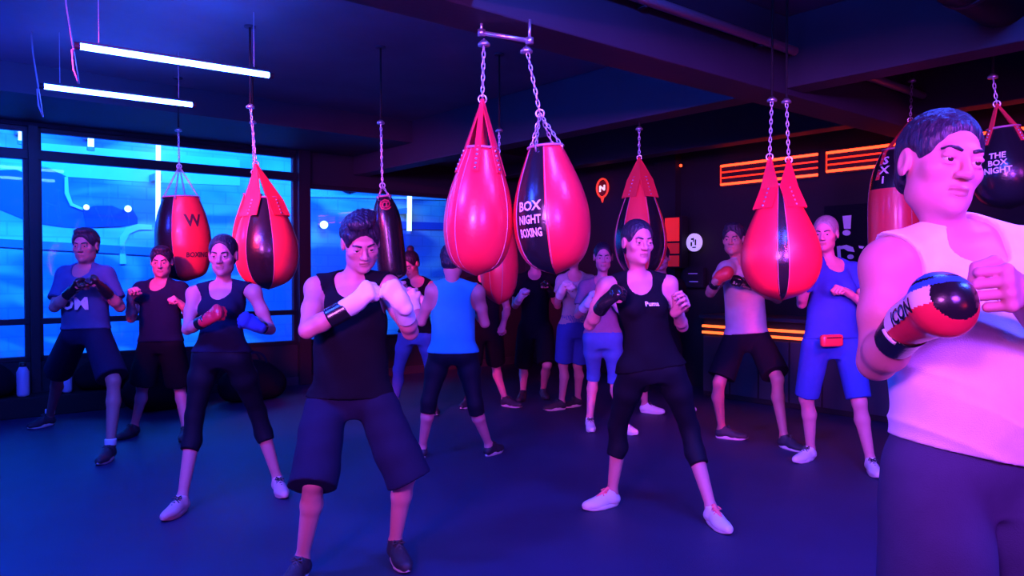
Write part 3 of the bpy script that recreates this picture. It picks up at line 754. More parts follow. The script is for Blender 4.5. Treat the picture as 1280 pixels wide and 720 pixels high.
lamp_tube(114, 150, 184, VX - .3, .04, 'short white tube lamp outside, high above the blue T-shirt man')
lamp_tube(27, 146, 176, VX - .3, .035, 'short white tube lamp outside, high at far left')
# small lit lamp seen low in right window, and lamps on the shape edges
def bulb(px, py, r, lab):
    c = on_v(px, py, VX - .18); m = MB(); m.lathe([(r * math.sin(a), -r * math.cos(a)) for a in np.linspace(.05, PI - .05, 10)], c, 14, 0, AX)
    o = m.build('wall_lamp', M['tube_white'], origin=c, smooth=True, props={'label': lab, 'category': 'lamp', 'group': 'small round lamps on the courtyard wall'})
    m = MB(); m.tube([c + VA * r * .8, c + VA * .18], r * .5, 10); m.build('lamp_base', M['pipe'], o)
bulb(405, 281, .07, 'small bright white lamp outside, left of the bowed man head')
bulb(160, 261, .05, 'small bright lamp outside, nearest the leftmost tall tube lamp')
bulb(108, 259, .04, 'small bright lamp outside, above the blue T-shirt man')
# ---------------------------------------------------------------- blue ceiling tubes
M['tube_blue'] = emit('blue_led_tube', (.03, .10, 1), 100)
def blue_tube(p0, p1, lab):
    m = MB(); m.tube([p0, p1], .019, 14)
    o = m.build('led_tube', M['tube_blue'], origin=(p0 + p1) / 2, smooth=True, props={'label': lab, 'category': 'light', 'group': 'blue tube lights under the ceiling'})
    d = nrm(p1 - p0); 
    for q0, q1 in ((p0 - d * .03, p0), (p1, p1 + d * .03)): m = MB(); m.tube([q0, q1], .022, 12); m.build('end_cap', M['frame'], o)
    m = MB(); z = np.array([0, 0, 1.]); m.box((p0 + p1) / 2 + z * .026, (np.linalg.norm(p1 - p0), .012, .012), (d, np.cross(z, d), z)); m.build('housing', M['frame'], o)
    for q in (p0 + d * .1, p1 - d * .1):
        m = MB(); m.tube([q + z * .04, q + z * (CZ - q[2])], .003, 6); m.build('suspension_cable', M['pipe'], o)
    m = MB(); m.tube([p0, p0 + np.array([-.05, 0, -.02]), p0 + np.array([-.04, 0, -.14]), p0 + np.array([-.01, 0, -.22]), p0 + np.array([-.09, 0.02, .25]), p0 + np.array([-.12, .05, CZ - p0[2]])], .006, 6); m.build('power_cord', M['pipe'], o, smooth=True)
blue_tube(P(100, 58, 4.6), P(336, 94, 5.27), 'longer upper glowing blue tube light hanging at upper left')
blue_tube(P(55, 108, 5.59), P(240, 131, 6.2), 'shorter lower glowing blue tube light nearer the windows')
# ---------------------------------------------------------------- red lights and signs on the right wall
M['neon'] = emit('red_orange_neon', (1, .045, .012), 5)
M['neon_dim'] = emit('dim_red_neon', (1, .03, .01), 1.6)
uu = UW - .09
def neon_panel(x0, x1, lab):
    ys = [(208, 1), (216, 0), (223, 0), (231, 1)]
    rt = None
    o = empty('neon_wall_light', on_u(x0, 231 - .125 * (x0 - 900) if x0 >= 900 else 231, uu), {'label': lab, 'category': 'light', 'group': 'red line lights high on the right wall'})
    def pt(x, y): return on_u(x, y, uu)
    for y, br in ys:
        a = pt(x0, y - .125 * (x0 - 900)); b_ = pt(x1, y - .125 * (x1 - 900)); b_[2] = a[2]
        m = MB(); m.tube([a, b_], .014 if br else .009, 8); m.build('neon_tube', M['neon'] if br else M['neon_dim'], o, smooth=True)
    m = MB(); a0 = pt(x0, 208 - .125 * (x0 - 900)); a1 = pt(x0, 231 - .125 * (x0 - 900)); m.tube([a0, a1], .008, 8); m.build('neon_tube', M['neon_dim'], o, smooth=True)
    m = MB(); c = (pt(x0, 219 - .125 * (x0 - 900)) + pt(x1, 219 - .125 * (x1 - 900))) / 2; c[2] = (a0[2] + a1[2]) / 2; w = np.linalg.norm((pt(x1, 219) - pt(x0, 219))[:2])
    m.box(c + UA * .025, (.02, w, a0[2] - a1[2] + .06), AX); m.build('backing_panel', M['wall2'], o)
neon_panel(901, 1022, 'red glowing line light panel high on wall, behind the two-chain bag')
neon_panel(1033, 1150, 'red glowing line light panel high on wall, left of nearest man')
neon_panel(1180, 1300, 'red glowing line light panel at right edge, beside the black printed bag')
# counter with an orange light strip
vb0 = to_uv(on_u(878, 411, 7.2))[1]; vb1 = to_uv(on_u(1120, 411, 7.2))[1]
zc = on_u(886, 411, 7.2)[2]
cn = rbox('wall_counter', 7.22, UW - .06, vb1, vb0, 0, zc + .12, M['wall2'], props={'label': 'long low black counter along the right wall with orange light strip', 'category': 'counter'}, bev=.01)
rbox('counter_top', 7.16, UW - .06, vb1 - .02, vb0 + .02, zc + .12, zc + .16, M['beam'], props={}, parent=cn, bev=.008)
M['strip'] = emit('orange_led_strip', (1, .12, .02), 2.6)
for dz in (.03, -.04): rbox('light_strip', 7.19, 7.22, vb1, vb0, zc + dz - .013, zc + dz + .013, M['strip'], props={}, parent=cn)
for k in range(6):
    vv = vb1 + (vb0 - vb1) * (k + .5) / 6
    rbox('cabinet_door', 7.205, 7.22, vv - (vb0 - vb1) / 12 + .01, vv + (vb0 - vb1) / 12 - .01, .06, zc - .08, M['beam'], props={}, parent=cn, bev=.004)
# red lit cabinet
M['redlit'] = emit('red_backlit_panel', (1, .02, .015), .55)
M['redlit2'] = emit('deep_red_backlit_panel', (1, .02, .015), .22)
v0_, v1_ = to_uv(on_u(851, 300, UW - .3))[1], to_uv(on_u(829, 300, UW - .3))[1]
z0_, z1_ = on_u(845, 335, UW - .3)[2], on_u(845, 270, UW - .3)[2]
cb = rbox('lit_cabinet', UW - .29, UW - .16, v0_, v1_, z0_, z1_, M['wall2'], props={'label': 'tall narrow red backlit panel box on the dark wall behind black-topped woman', 'category': 'sign', 'kind': 'thing'}, bev=.01)
hz = z1_ - z0_
for a0, a1, mm in ((.52, .97, 'redlit'), (.28, .48, 'redlit2'), (.03, .24, 'redlit2')): rbox('lit_panel', UW - .305, UW - .29, v0_ + .03, v1_ - .03, z0_ + hz * a0, z0_ + hz * a1, M[mm], props={}, parent=cb)
def flat_sign(o, polys, u, m, th=.006, name='painted_mark'):
    """raised flat marks on the right wall, polygons in pixels"""
    for pts in polys:
        b = MB(); n = len(pts); A = [on_u(x, y, u) for x, y in pts]; B = [a + UA * th for a in A]
        b.add(A + B, [tuple(range(n))] + [tuple(range(2 * n - 1, n - 1, -1))] + [(i, n + i, n + (i + 1) % n, (i + 1) % n) for i in range(n)])
        b.build(name, m, o)
def disc(cx, cy, rx, ry, n=26): return [(cx + rx * math.cos(2 * PI * k / n), cy + ry * math.sin(2 * PI * k / n)) for k in range(n)]
def on_plane_sign(name, px, py, rpx, u, plate, lab, cat):
    c = on_u(px, py, u); R = rpx
    m = MB(); m.tube([c, c + UA * .03], R, 36); o = m.build(name, plate, origin=c, props={'label': lab, 'category': cat}); return o, c
M['signwhite'] = mat('white_sign_paint', (.85, .83, .9), .5); M['signwhite2'] = emit('lit_white_sign', (.75, .6, 1), .55)
su = UW - .20
o, c = on_plane_sign('round_emblem', 867, 303, .108, su, M['signwhite2'], 'round pale lit emblem on black wall, right of the red lit panel', 'sign')
b = MB()
for (a, z, w, h_) in ((.02, .04, .03, .02), (-.03, .0, .018, .07), (.03, -.02, .02, .05), (-.01, -.06, .05, .014), (.0, .03, .012, .05)):
    b.box(c - UA * .004 + VA * a + np.array([0, 0, z]), (.008, w, h_), AX, 0, .003)
b.build('emblem_mark', M['black'], o)
b = MB(); b.box(on_u(866, 342, su), (.01, .13, .012), AX, 0, .002); b.box(on_u(867, 352, su), (.01, .12, .012), AX, 0, .002); b.box(on_u(866, 347, su) + UA * .03, (.05, .3, .24), AX, 1)
o = b.build('wall_notice', [M['signwhite'], M['wall2']], origin=on_u(866, 347, su), props={'label': 'small black notice with two pale lines below the round emblem', 'category': 'sign'})
# graffiti banner, right wall
bu = UW - .1
bn = rbox('wall_banner', bu, bu + .03, to_uv(on_u(1118, 300, bu))[1], to_uv(on_u(1030, 300, bu))[1], on_u(1070, 352, bu)[2], on_u(1070, 255, bu)[2], M['black'], props={'label': 'black banner with chunky white painted marks left of the nearest man', 'category': 'banner', 'kind': 'thing'})
flat_sign(bn, [[(1053, 270), (1064, 269), (1063, 286), (1055, 286)], disc(1058, 291, 5, 3.5, 14), [(1046, 308), (1050, 307), (1051, 322), (1047, 322)], [(1048, 308), (1058, 306), (1066, 309), (1068, 315), (1060, 314), (1055, 311), (1048, 312)], disc(1063, 321, 4, 3, 12), [(1073, 307), (1080, 308), (1078, 311), (1074, 310)], [(1066, 329), (1086, 331), (1086, 333), (1066, 331)]], bu - .006, M['signwhite'])
# ring sign on the far dark wall
M['ringred'] = emit('red_lit_ring', (1, .05, .03), .8); M['ringwhite'] = emit('white_lit_letter', (1, .75, .85), .9)
ru = UW - .06; c = on_u(753, 235, ru)
m = MB(); m.tube([c + (VA * math.cos(t) * .105 + np.array([0, 0, math.sin(t) * .125])) for t in np.linspace(0, 2 * PI, 33)[:-1]], .014, 8, closed=True)
o = m.build('ring_sign', M['ringred'], origin=c, smooth=True, props={'label': 'small round red lit sign with white letter, right of the pear bags', 'category': 'sign'})
m = MB(); m.tube([c + UA * .01, c + UA * .05], .1, 28); m.build('sign_back', mat('dark_red_back', (.25, .02, .02), .6), o)
m = MB()
for (a0, b0, a1, b1) in ((.045, -.05, .045, .03), (.045, .03, -.035, -.03), (-.035, -.03, -.035, .04)): m.tube([c + VA * a0 + np.array([0, 0, b0]), c + VA * a1 + np.array([0, 0, b1])], .012, 8)
m.build('sign_letter', M['ringwhite'], o, smooth=True)
m = MB(); m.tube([c + np.array([0, 0, -.12]), c + np.array([0, 0, -.2])], [.03, .008], 8); m.build('sign_tail', M['ringred'], o, smooth=True)
def dot(px, py, r, u, lab):
    c = on_u(px, py, u); m = MB(); m.lathe([(r * math.sin(a), -r * math.cos(a)) for a in np.linspace(.05, PI - .05, 10)], c, 14, 0, AX)
    o = m.build('indicator_light', M['neon'], origin=c, smooth=True, props={'label': lab, 'category': 'light', 'kind': 'thing'})
    m = MB(); m.tube([c + UA * r * .5, c + UA * (UW - u)], r * 1.4, 12); m.build('light_base', M['wall2'], o)
dot(851, 207, .018, UW - .1, 'tiny red indicator light high on the dark wall, left of the neon lines')
dot(832, 406, .03, UW - .18, 'small red light low on the wall beside black-topped woman hip')
BZ = .19; Z0 = np.array([0, 0, 1.])
rbox('low_bench', to_uv(on_v(-60, 400, 8.8))[0], to_uv(on_v(150, 400, 8.8))[0], 8.62, 8.98, 0, BZ, M['wall2'], props={'label': 'long low black bench under the windows at far left', 'category': 'bench'}, bev=.01)
# ---------------------------------------------------------------- dark gym bags and pale lit-sill strip along the windows
def gym_bag(px, py, w, hgt, lab, bench=False):
    g = on_v(px, py, 8.80) if bench else G(px, py); g[2] = BZ if bench else 0; c = g + np.array([0, 0, hgt * .5]); fr = (UA, VA, np.array([0, 0, 1.]))
    V, Q = sdf_mesh([('u', Ell(c, (w / 2, .17, hgt / 2), fr, .04)), ('u', Cone(c - UA * w * .35 - np.array([0, 0, hgt * .12]), c + UA * w * .35 - np.array([0, 0, hgt * .12]), hgt * .36, hgt * .36, .05))], .014, 0, (lambda x, y, z: g[2] + .004 - z + 0 * x + 0 * y,))
    o = mk('gym_bag', V, Q, [M['black']], origin=g, props={'label': lab, 'category': 'bag', 'group': 'gym bags on the floor below the windows'})
    m = MB()
    for sd in (-1, 1): m.tube([c + UA * w * .2 * math.cos(t) - VA * sd * .09 + np.array([0, 0, hgt * .42 + .12 * math.sin(t)]) for t in np.linspace(0, PI, 11)], .012, 8)
    m.build('handle', M['navy'], o, smooth=True)
gym_bag(-30, 495, .5, .4, 'bulky dark gym bag on the low bench at the far left edge', True)
gym_bag(126, 488, .36, .34, 'bulky dark gym bag on the low bench behind the blue T-shirt man', True)
gym_bag(205, 512, .6, .5, 'bulky dark gym bag on floor behind the dark T-shirt man')
gym_bag(316, 501, .6, .45, 'bulky dark gym bag on floor behind the red-gloved woman')
def bottle(px, py, hgt, r, lab):
    g = on_v(px, py, 8.76); g[2] = BZ; m = MB(); m.lathe([(r * .6, 0), (r * .95, .01), (r, .03), (r, hgt * .72), (r * .6, hgt * .86), (r * .45, hgt * .88), (r * .45, hgt * .9)], g, 20)
    o = m.build('bottle', mat('pale_plastic', (.6, .5, .7), .4), origin=g, smooth=True, props={'label': lab, 'category': 'bottle', 'group': 'pale upright bottles below the windows'})
    m = MB(); m.lathe([(r * .5, hgt * .88), (r * .55, hgt * .9), (r * .5, hgt), (r * .1, hgt)], g, 16); m.build('cap', M['frame'], o, smooth=True)
bottle(29, 495, .33, .055, 'pale tall bottle on the low bench at far left beside the window post')
bottle(84, 489, .22, .045, 'pale bottle on the low bench behind the blue T-shirt man')
b = MB(); b.box((G(72, 513) + G(136, 508)) / 2 + np.array([0, 0, .02]), (np.linalg.norm(G(72, 513) - G(136, 508)), .03, .03), (nrm(G(136, 508) - G(72, 513)), nrm(np.cross([0, 0, 1], G(136, 508) - G(72, 513))), np.array([0, 0, 1.])), 0, .005)  # pale strip put where light catches the bottom window sill
o = b.build('lit_sill_line', mat('lit_sill_tone', (.7, .65, .8), .3, metal=.4), origin=(G(72, 513) + G(136, 508)) / 2, props={'label': 'pale strip standing for the lit bottom window sill behind the blue T-shirt man', 'category': 'bar'})
for q in (G(72, 513), G(136, 508)): b = MB(); b.tube([q + Z0 * .001, q + Z0 * .04], .028, 12); b.build('end_cap', M['frame'], o)
# ---------------------------------------------------------------- punching bags
def smooth_prof(pts, n=36):
    t = np.linspace(0, 1, n); T = [p[0] for p in pts]; r = np.interp(t, T, [p[1] for p in pts])
    for _ in range(3): r[1:-1] = .25 * r[:-2] + .5 * r[1:-1] + .25 * r[2:]
    return t, r
PEAR = [(0, 0), (.012, .28), (.04, .5), (.1, .73), (.2, .9), (.32, .985), (.42, 1), (.55, .96), (.7, .83), (.85, .64), (1, .43)]
PEAR2 = [(0, 0), (.012, .25), (.04, .5), (.1, .72), (.2, .9), (.32, 1), (.45, .97), (.6, .84), (.75, .64), (.9, .42), (1, .28)]
HEX = [(0, 0), (.01, .3), (.03, .62), (.08, .74), (.2, .88), (.4, 1), (.6, .97), (.8, .85), (.95, .68), (1, .62)]
DOME = [(0, 0), (.01, .6), (.03, .85), (.08, .97), (.2, 1), (.6, 1), (.72, .97), (.84, .86), (.93, .66), (1, .45)]
def chain(m, a, b, r=.011, wire=.0032):
    a, b = np.asarray(a, float), np.asarray(b, float); L = np.linalg.norm(b - a); d = (b - a) / L
    pitch = r * 2.1; n = max(2, int(L / pitch)); s1 = nrm(np.cross(d, [.3, .9, .2])); s2 = np.cross(d, s1)
    for i in range(n):
        c = a + d * L * (i + .5) / n; s = s1 if i % 2 else s2
        pts = [c + d * math.sin(t) * (L / n * .5 + wire * 1.6) + s * math.cos(t) * r * .62 for t in np.linspace(0, 2 * PI, 11)[:-1]]
        m.tube(pts, wire, 5, closed=True)
def text_on(body_fn, lines, size, mat_, parent, name='printed_lettering', az0=0.0, zc=0.0, squash=1.0, gap=1.15):
    """flat letters wrapped on a round body; body_fn(az, h) -> point, with a small lift"""
    for k, ln in enumerate(lines):
        cu = bpy.data.curves.new('lettering', 'FONT'); cu.body = ln; cu.size = size; cu.align_x = 'CENTER'; cu.extrude = 0; cu.offset = size * .03
        cu.resolution_u = 2
        ob = bpy.data.objects.new('tmp', cu); C.objects.link(ob); bpy.context.view_layer.update()
        dg = bpy.context.evaluated_depsgraph_get(); me = bpy.data.meshes.new_from_object(ob.evaluated_get(dg))
        import bmesh
        bm = bmesh.new(); bm.from_mesh(me); bmesh.ops.triangulate(bm, faces=bm.faces[:])
        bmesh.ops.subdivide_edges(bm, edges=[e for e in bm.edges if e.calc_length() > size * .3], cuts=2, use_grid_fill=False); bmesh.ops.triangulate(bm, faces=bm.faces[:])
        V = [(v.co.x * squash, v.co.y) for v in bm.verts]; F = [tuple(v.index for v in f.verts) for f in bm.faces]; bm.free()
        bpy.data.objects.remove(ob)
        W = [body_fn(x, y + zc - k * size * gap * .8) for x, y in V]
        if F: mk(name, W, F, [mat_], parent, smooth=False)
def punching_bag(label, bot, top, apex, hang, r, prof, panels, mats, hangers='chain', n_h=4, prints=(), piping=True, rot=0.0, group='punching bags hanging from the ceiling beams', tongue=None, hcol=None, apex2=None, hang2=None, n=64):
    """bot / top: ends of the body axis; apex: where the straps meet; hang: point on the beam"""
    ax = nrm(top - bot); H = np.linalg.norm(top - bot)
    toc = nrm(np.array([0, 0, CAMH]) - bot); toc = nrm(toc - ax * (toc @ ax)); sd = np.cross(ax, toc)     # az 0 faces the room's front, + = viewer's right
    t, rr = smooth_prof(prof); rr = rr * r
    root = empty('punching_bag', bot, {'label': label, 'category': 'punching bag', 'group': group})
    def sp(az, tt, lift=0.0):
        R = np.interp(tt, t, rr) + lift; return bot + ax * tt * H + (toc * math.cos(az) + sd * math.sin(az)) * R
    V = []; F = []; fmi = []
    for i in range(len(t)):
        for k in range(n): V.append(sp(2 * PI * k / n + rot, t[i]))
    def pm(az, tt):
        az = math.degrees((az + PI) % (2 * PI) - PI)
        for (a0, a1, t0, t1, mi) in panels:
            if a0 <= az < a1 and t0 <= tt < t1: return mi
        return 0
    for i in range(len(t) - 1):
        for k in range(n):
            F.append((i * n + k, i * n + (k + 1) % n, (i + 1) * n + (k + 1) % n, (i + 1) * n + k)); fmi.append(pm(2 * PI * (k + .5) / n + rot, (t[i] + t[i + 1]) / 2))
    F.append(tuple((len(t) - 1) * n + k for k in range(n))); fmi.append(0)
    mk('bag_body', V, F, mats, root, fm=fmi)
    m = MB()
    m.tube([sp(a, 1.0, .004) for a in np.linspace(0, 2 * PI, 33)[:-1]], .007, 6, closed=True)
    if piping:
        az = sorted({round(p[0]) for p in panels} | {round(p[1]) for p in panels})
        for a in az:
            if abs(a) >= 180: continue
            m.tube([sp(math.radians(a), q, .001) for q in np.linspace(.03, .99, 24)], .0022, 5)
    m.build('piping', M['piping'] if piping != 'dark' else M['black_leather'], root, smooth=True)
    if tongue is None: tongue = 0
    for k in range(n_h):
        a = (k + .5) * 2 * PI / n_h + rot; rim = sp(a, 1.0 - .02, .006)
        ap = apex if (apex2 is None or math.sin(a) < 0) else apex2
        if hangers == 'strap':
            w = nrm(np.cross(rim - ap, toc)) if abs(math.cos(a)) > .3 else nrm(np.cross(rim - ap, sd)); wb = .075 if tongue else .016; wt = .010
            lo = sp(a, .80, .004); nn = nrm(rim - (bot + ax * H)); nn = nn * .004
            tang = -toc * math.sin(a) + sd * math.cos(a)
            V = []
            for c_, ww in ((lo, wb * 1.1), (rim, wb), (rim * .5 + ap * .5, (wb + wt) * .5), (ap, wt)): V += [c_ - tang * ww + nn, c_ + tang * ww + nn, c_ + tang * ww - nn, c_ - tang * ww - nn]
            F = [(0, 1, 2, 3), (12, 15, 14, 13)]
            for q in range(3):
                for e in range(4): F.append((q * 4 + e, q * 4 + (e + 1) % 4, q * 4 + 4 + (e + 1) % 4, q * 4 + 4 + e))
            s = mk('hanging_strap', V, [f[::-1] for f in F], [hcol or mats[0]], root, smooth=False)
            mm = MB()
            for q in np.linspace(.15, .95, 5): mm.lathe([(.0, .003), (.006, .003), (.006, -.003), (.0, -.003)], lo * (1 - q) + rim * q + nn * 1.4, 8, 0, (tang, ax, nrm(nn)))
            mm.build('rivet', M['chrome'], s, smooth=True)
        else:
            mm = MB(); chain(mm, rim, ap, .011, .003); mm.build('bag_chain', M['chrome'], root, smooth=True)
            mm = MB(); mm.tube([rim + (toc * math.cos(q) + ax * math.sin(q)) * .016 for q in np.linspace(0, 2 * PI, 13)[:-1]], .004, 6, closed=True); mm.build('d_ring', M['chrome'], root, smooth=True)
    for ap, hg in ((apex, hang), (apex2, hang2)):
        if ap is None: continue
        mm = MB(); mm.tube([ap + (sd * math.cos(q) + ax * math.sin(q)) * .02 for q in np.linspace(0, 2 * PI, 15)[:-1]], .005, 6, closed=True); mm.build('hanging_ring', M['chrome'], root, smooth=True)
        mm = MB(); chain(mm, ap + (hg - ap) * .02, hg, .013, .0036); mm.build('chain', M['chrome'], root, smooth=True)
        mm = MB(); mm.lathe([(.03, .0), (.03, .012), (.012, .03), (.012, .0)], hg - np.array([0, 0, .03]), 14); mm.build('ceiling_hook', M['chrome'], root, smooth=True)
    for pr in prints:
        lines, size, az, tc_, mt, sq = pr
        def bf(x, y):
            tt = tc_ + y / H; R = np.interp(tt, t, rr); return sp(math.radians(az) + x / max(R, .03), tt, .003)
        text_on(bf, lines, size, mt, root, squash=sq)
    return root
Z = np.array([0, 0, 1.])
rl, ol, bl = M['red_leather'], M['orange_leather'], M['black_leather']
d1 = 3.8
# the pair in front
punching_bag('plain glossy red pear-shaped bag, left of the two hanging from one bar', P(595, 345, d1), P(602, 186, d1), P(603, 124, d1), P(605, 50, d1), .172, PEAR, [(-62, -40, 0, 2, 0), (55, 180, 0, 2, 0)], [rl, bl], 'strap', 6, rot=.3)
punching_bag('red and black pear-shaped bag with white lettering, hanging beside the plain red one', P(695, 343, d1 - .03), P(682, 184, d1 - .03), P(675, 142, d1), P(658, 58.5, d1), .190, PEAR, [(-62, -6, 0, 2, 1), (118, 180, 0, 2, 1)], [rl, bl], 'chain', 4,
             prints=[(['BOX'], .062, -34, .50, M['print'], .95), (['NIGHT'], .056, -34, .40, M['print'], .72), (['BOXING'], .056, -34, .30, M['print'], .58)], rot=.25)
b = MB(); b.tube([P(602, 41, d1), P(662, 51, d1)], .012, 10)
o = b.build('hanging_bar', M['chrome'], origin=P(632, 46, d1), smooth=True, props={'label': 'short bright metal bar under the beam holding the two front bags', 'category': 'bar'})
for q in (602, 662):
    a = P(q, 41 if q == 602 else 51, d1)
    b = MB(); b.lathe([(.02, -.015), (.02, .015)], a, 12); b.build('end_collar', M['chrome'], o, smooth=True)
    b = MB(); b.tube([a, np.array([a[0], a[1], 2.64])], .008, 8); b.build('mounting_bolt', M['chrome'], o, smooth=True)
d3 = 4.85
punching_bag('large red pear-shaped bag with narrow black stripe on two chains, right', P(977, 376, d3), P(974, 232, d3), P(962, 196, d3), P(965, 121, d3), .247, PEAR2, [(-4, 12, 0, 2, 1), (176, 180, 0, 2, 1)], [rl, bl], 'strap', 4, tongue=1, apex2=P(986, 200, d3), hang2=P(983, 123, d3), rot=.0)
punching_bag('red and black teardrop bag hanging behind the red-gloved woman', P(336, 362, 5.5), P(330, 248, 5.5), P(320, 205, 5.5), P(313, 130, 5.5), .222, PEAR, [(-38, 12, 0, 2, 1), (120, 180, 0, 2, 1)], [ol, bl], 'strap', 4, tongue=1)
punching_bag('red teardrop bag mostly hidden behind the red and black one at left', P(316, 345, 6.6), P(316, 243, 6.6), P(317, 215, 6.6), P(316, 150, 6.6), .17, PEAR, [(0, 180, 0, 2, 0)], [ol, bl], 'chain', 4)
punching_bag('orange-red six-sided bag with black side and dark print, far left', P(232, 352, 6.95), P(226, 247, 6.95), P(224, 208, 6.95), P(223, 160, 6.95), .243, HEX, [(-120, -22, 0, 2, 1), (130, 180, 0, 2, 1)], [ol, bl], 'chain', 4,
             prints=[(['W'], .15, 24, .64, M['darkprint'], .9), (['BOXING'], .06, 30, .28, M['darkprint'], .9)], rot=.5)
punching_bag('salmon and black teardrop bag hanging behind black-topped woman', P(801, 348, 6.5), P(800, 222, 6.5), P(799, 197, 6.5), P(799, 158, 6.5), .225, PEAR2, [(20, 62, 0, 2, 1), (-70, -40, 0, 2, 1)], [ol, bl], 'strap', 4, tongue=1)
punching_bag('small red bag seen below and behind the two front bags', P(624, 381, 6.2), P(624, 262, 6.2), P(624, 232, 6.2), P(624, 160, 6.2), .155, PEAR, [(-30, 10, 0, 2, 0)], [rl, bl], 'chain', 4)
punching_bag('red bag with black printed arch-shaped top beside the nearest man', P(1122, 380, 6.3), P(1120, 187, 6.3), P(1138, 150, 6.3), P(1140, 98, 6.3), .215, DOME, [(-88, 30, .74, 2, 1), (60, 75, 0, 2, 1)], [ol, bl], 'strap', 4,
             prints=[(['S', 'X', 'i'], .085, -30, .90, M['print'], 1.2)])
punching_bag('black bag with white lettering at the right edge behind nearest man', P(1262, 262, 4.9), P(1254, 160, 4.9), P(1246, 130, 4.9), P(1241, 92, 4.9), .20, PEAR, [(-180, 180, 0, 2, 1)], [bl, bl], 'strap', 4, hcol=ol,
             prints=[(['THE', 'BOX', 'NIGHT'], .05, -14, .62, M['print'], 1.0)])
punching_bag('slim black bag hanging behind the bowed man in black', P(492, 352, 6.0), P(480, 246, 6.0), P(478, 232, 6.0), P(476, 150, 6.0), .115, DOME, [(-180, 180, 0, 2, 1), ], [bl, bl], 'chain', 4, prints=[(['@'], .09, 0, .86, M['redprint'], 1)])
punching_bag('small dark pear bag standing in for a reflection high in the right window', on_v(437, 243, 10.4), on_v(437, 205, 10.4), on_v(437, 196, 10.4), on_v(437, 196, 10.4) + Z * .5, .17, PEAR, [(-15, 25, 0, 2, 0), (-180, -15, 0, 2, 1), (25, 180, 0, 2, 1)], [rl, bl], 'chain', 4)  # bag shape modelled outside in place of a mirror image in the glass
for k, (px, py, dd) in enumerate(((476, 150, 6.0), (799, 158, 6.5), (624, 160, 6.2), (223, 160, 6.95), (313, 130, 5.5), (316, 150, 6.6), (1241, 92, 4.9), (1140, 98, 6.3), (965, 121, 4.85), (983, 123, 4.85))):
    q = P(px, py, dd); names = ('behind the bowed man', 'behind black-topped woman', 'behind the two front bags', 'above the orange six-sided bag', 'above the red and black left bag', 'above the hidden left bag', 'above the black lettered bag', 'above the arch-topped bag', 'above the left chain of the large red bag', 'above the right chain of the large red bag')
    b = MB(); b.tube([q, np.array([q[0], q[1], CZ])], .008, 8)
    o = b.build('ceiling_hanger', M['wall2'], origin=np.array([q[0], q[1], CZ]), smooth=True, props={'label': 'thin dark steel hanger rod ' + names[k], 'category': 'hanger'})
    b = MB(); b.lathe([(.04, -.012), (.04, 0)], np.array([q[0], q[1], CZ]), 14); b.build('ceiling_plate', M['beam'], o)
# ---------------------------------------------------------------- the people
def logo_front(lines, size, t, lat, mt='print', squash=1.0, lift=.052):
    def f(o, d):
        def bf(x, y):
            tt = t + y / d['Lt']; a = x + lat
            W = np.interp(tt, [q[0] for q in d['secs']], [q[1] for q in d['secs']]); D = np.interp(tt, [q[0] for q in d['secs']], [q[2] for q in d['secs']]); O = np.interp(tt, [q[0] for q in d['secs']], [q[3] for q in d['secs']])
            return d['P'] + d['U'] * tt * d['Lt'] + d['L'] * a + d['F'] * (O + D * math.sqrt(max(.05, 1 - (a / W) ** 2)) + lift * d['s'])
        text_on(bf, lines, size, M[mt], o, 'shirt_print', squash=squash)
    return f
def fg_extra(o, d):
    """white and red bag glove on the right hand"""
    s = d['s']; W = d['W'][0]; E = d['E'][0]; ho, (D, T, N), kn = d['hfr'][0]; fa = nrm(W - E)
    kc = (kn[1] + kn[2]) / 2; e = kc + D * .004 - N * .008
    a = W - D * .02
    up = nrm(Z - D * (D @ Z)); sdv = np.cross(D, up)
    g = [('u', Cone(a, e, .043, .058, .02)), ('u', Ell(e - D * .005, (.062, .06, .034), (up, sdv, D), .02)), ('u', Cone(a + T * .02, e + T * .035 - D * .02, .03, .025, .012))]
    V, Q = sdf_mesh(g, .0035)
    c = V[Q].mean(1); x = (c - a) @ D; L = (e - a) @ D; z = (c - a) @ up; y = (c - a) @ sdv
    fm = np.zeros(len(Q), int); fm[z < -.012] = 1; fm[(x > L + .036)] = 2; fm[(x > L * .62) & (z > .022)] = 3; fm[(np.abs(z - .040) < .0035)] = 2
    gl = mk('boxing_glove', V, Q, [M['glove_white'], M['red_leather'], M['black_leather'], M['glove_blue']], o, fm=fm, props={'label': 'white, red and blue boxing glove'})
    V, Q = sdf_mesh([('u', Cone(W - fa * .10, W - fa * .02, .042, .046, .01, flat=True, flata=True))], .0035)
    cf = mk('wrist_cuff', V, Q, [M['black_leather']], gl)
    toc = nrm(np.array([0, 0, CAMH]) - a); toc = nrm(toc - D * (toc @ D)); upv = np.cross(D, toc) ; upv = upv if upv[2] > 0 else -upv
    def bf(x, y):
        r = .0475 + .0125 * np.clip((x + L * .5) / L, 0, 1); ang = y / r + .25
        return a + D * (L * .5 + x + .016) + (toc * math.cos(ang) + upv * math.sin(ang)) * r
    text_on(bf, ['ICON'], .042, M['black_leather'], gl, 'glove_lettering', squash=.85)
    m = MB(); q = W - fa * .03; m.tube([q + (toc * math.cos(t) + np.cross(fa, toc) * math.sin(t)) * .0455 for t in np.linspace(-.5, .3, 8)], .005, 6); m.build('cuff_tag', M['print'], cf, smooth=True)
M['glove_white'] = mat('white_glove_leather', (.8, .78, .8), .4, bump=.1, bscale=80)
M['glove_blue'] = mat('blue_glove_leather', (.03, .15, .7), .35, bump=.1, bscale=80)
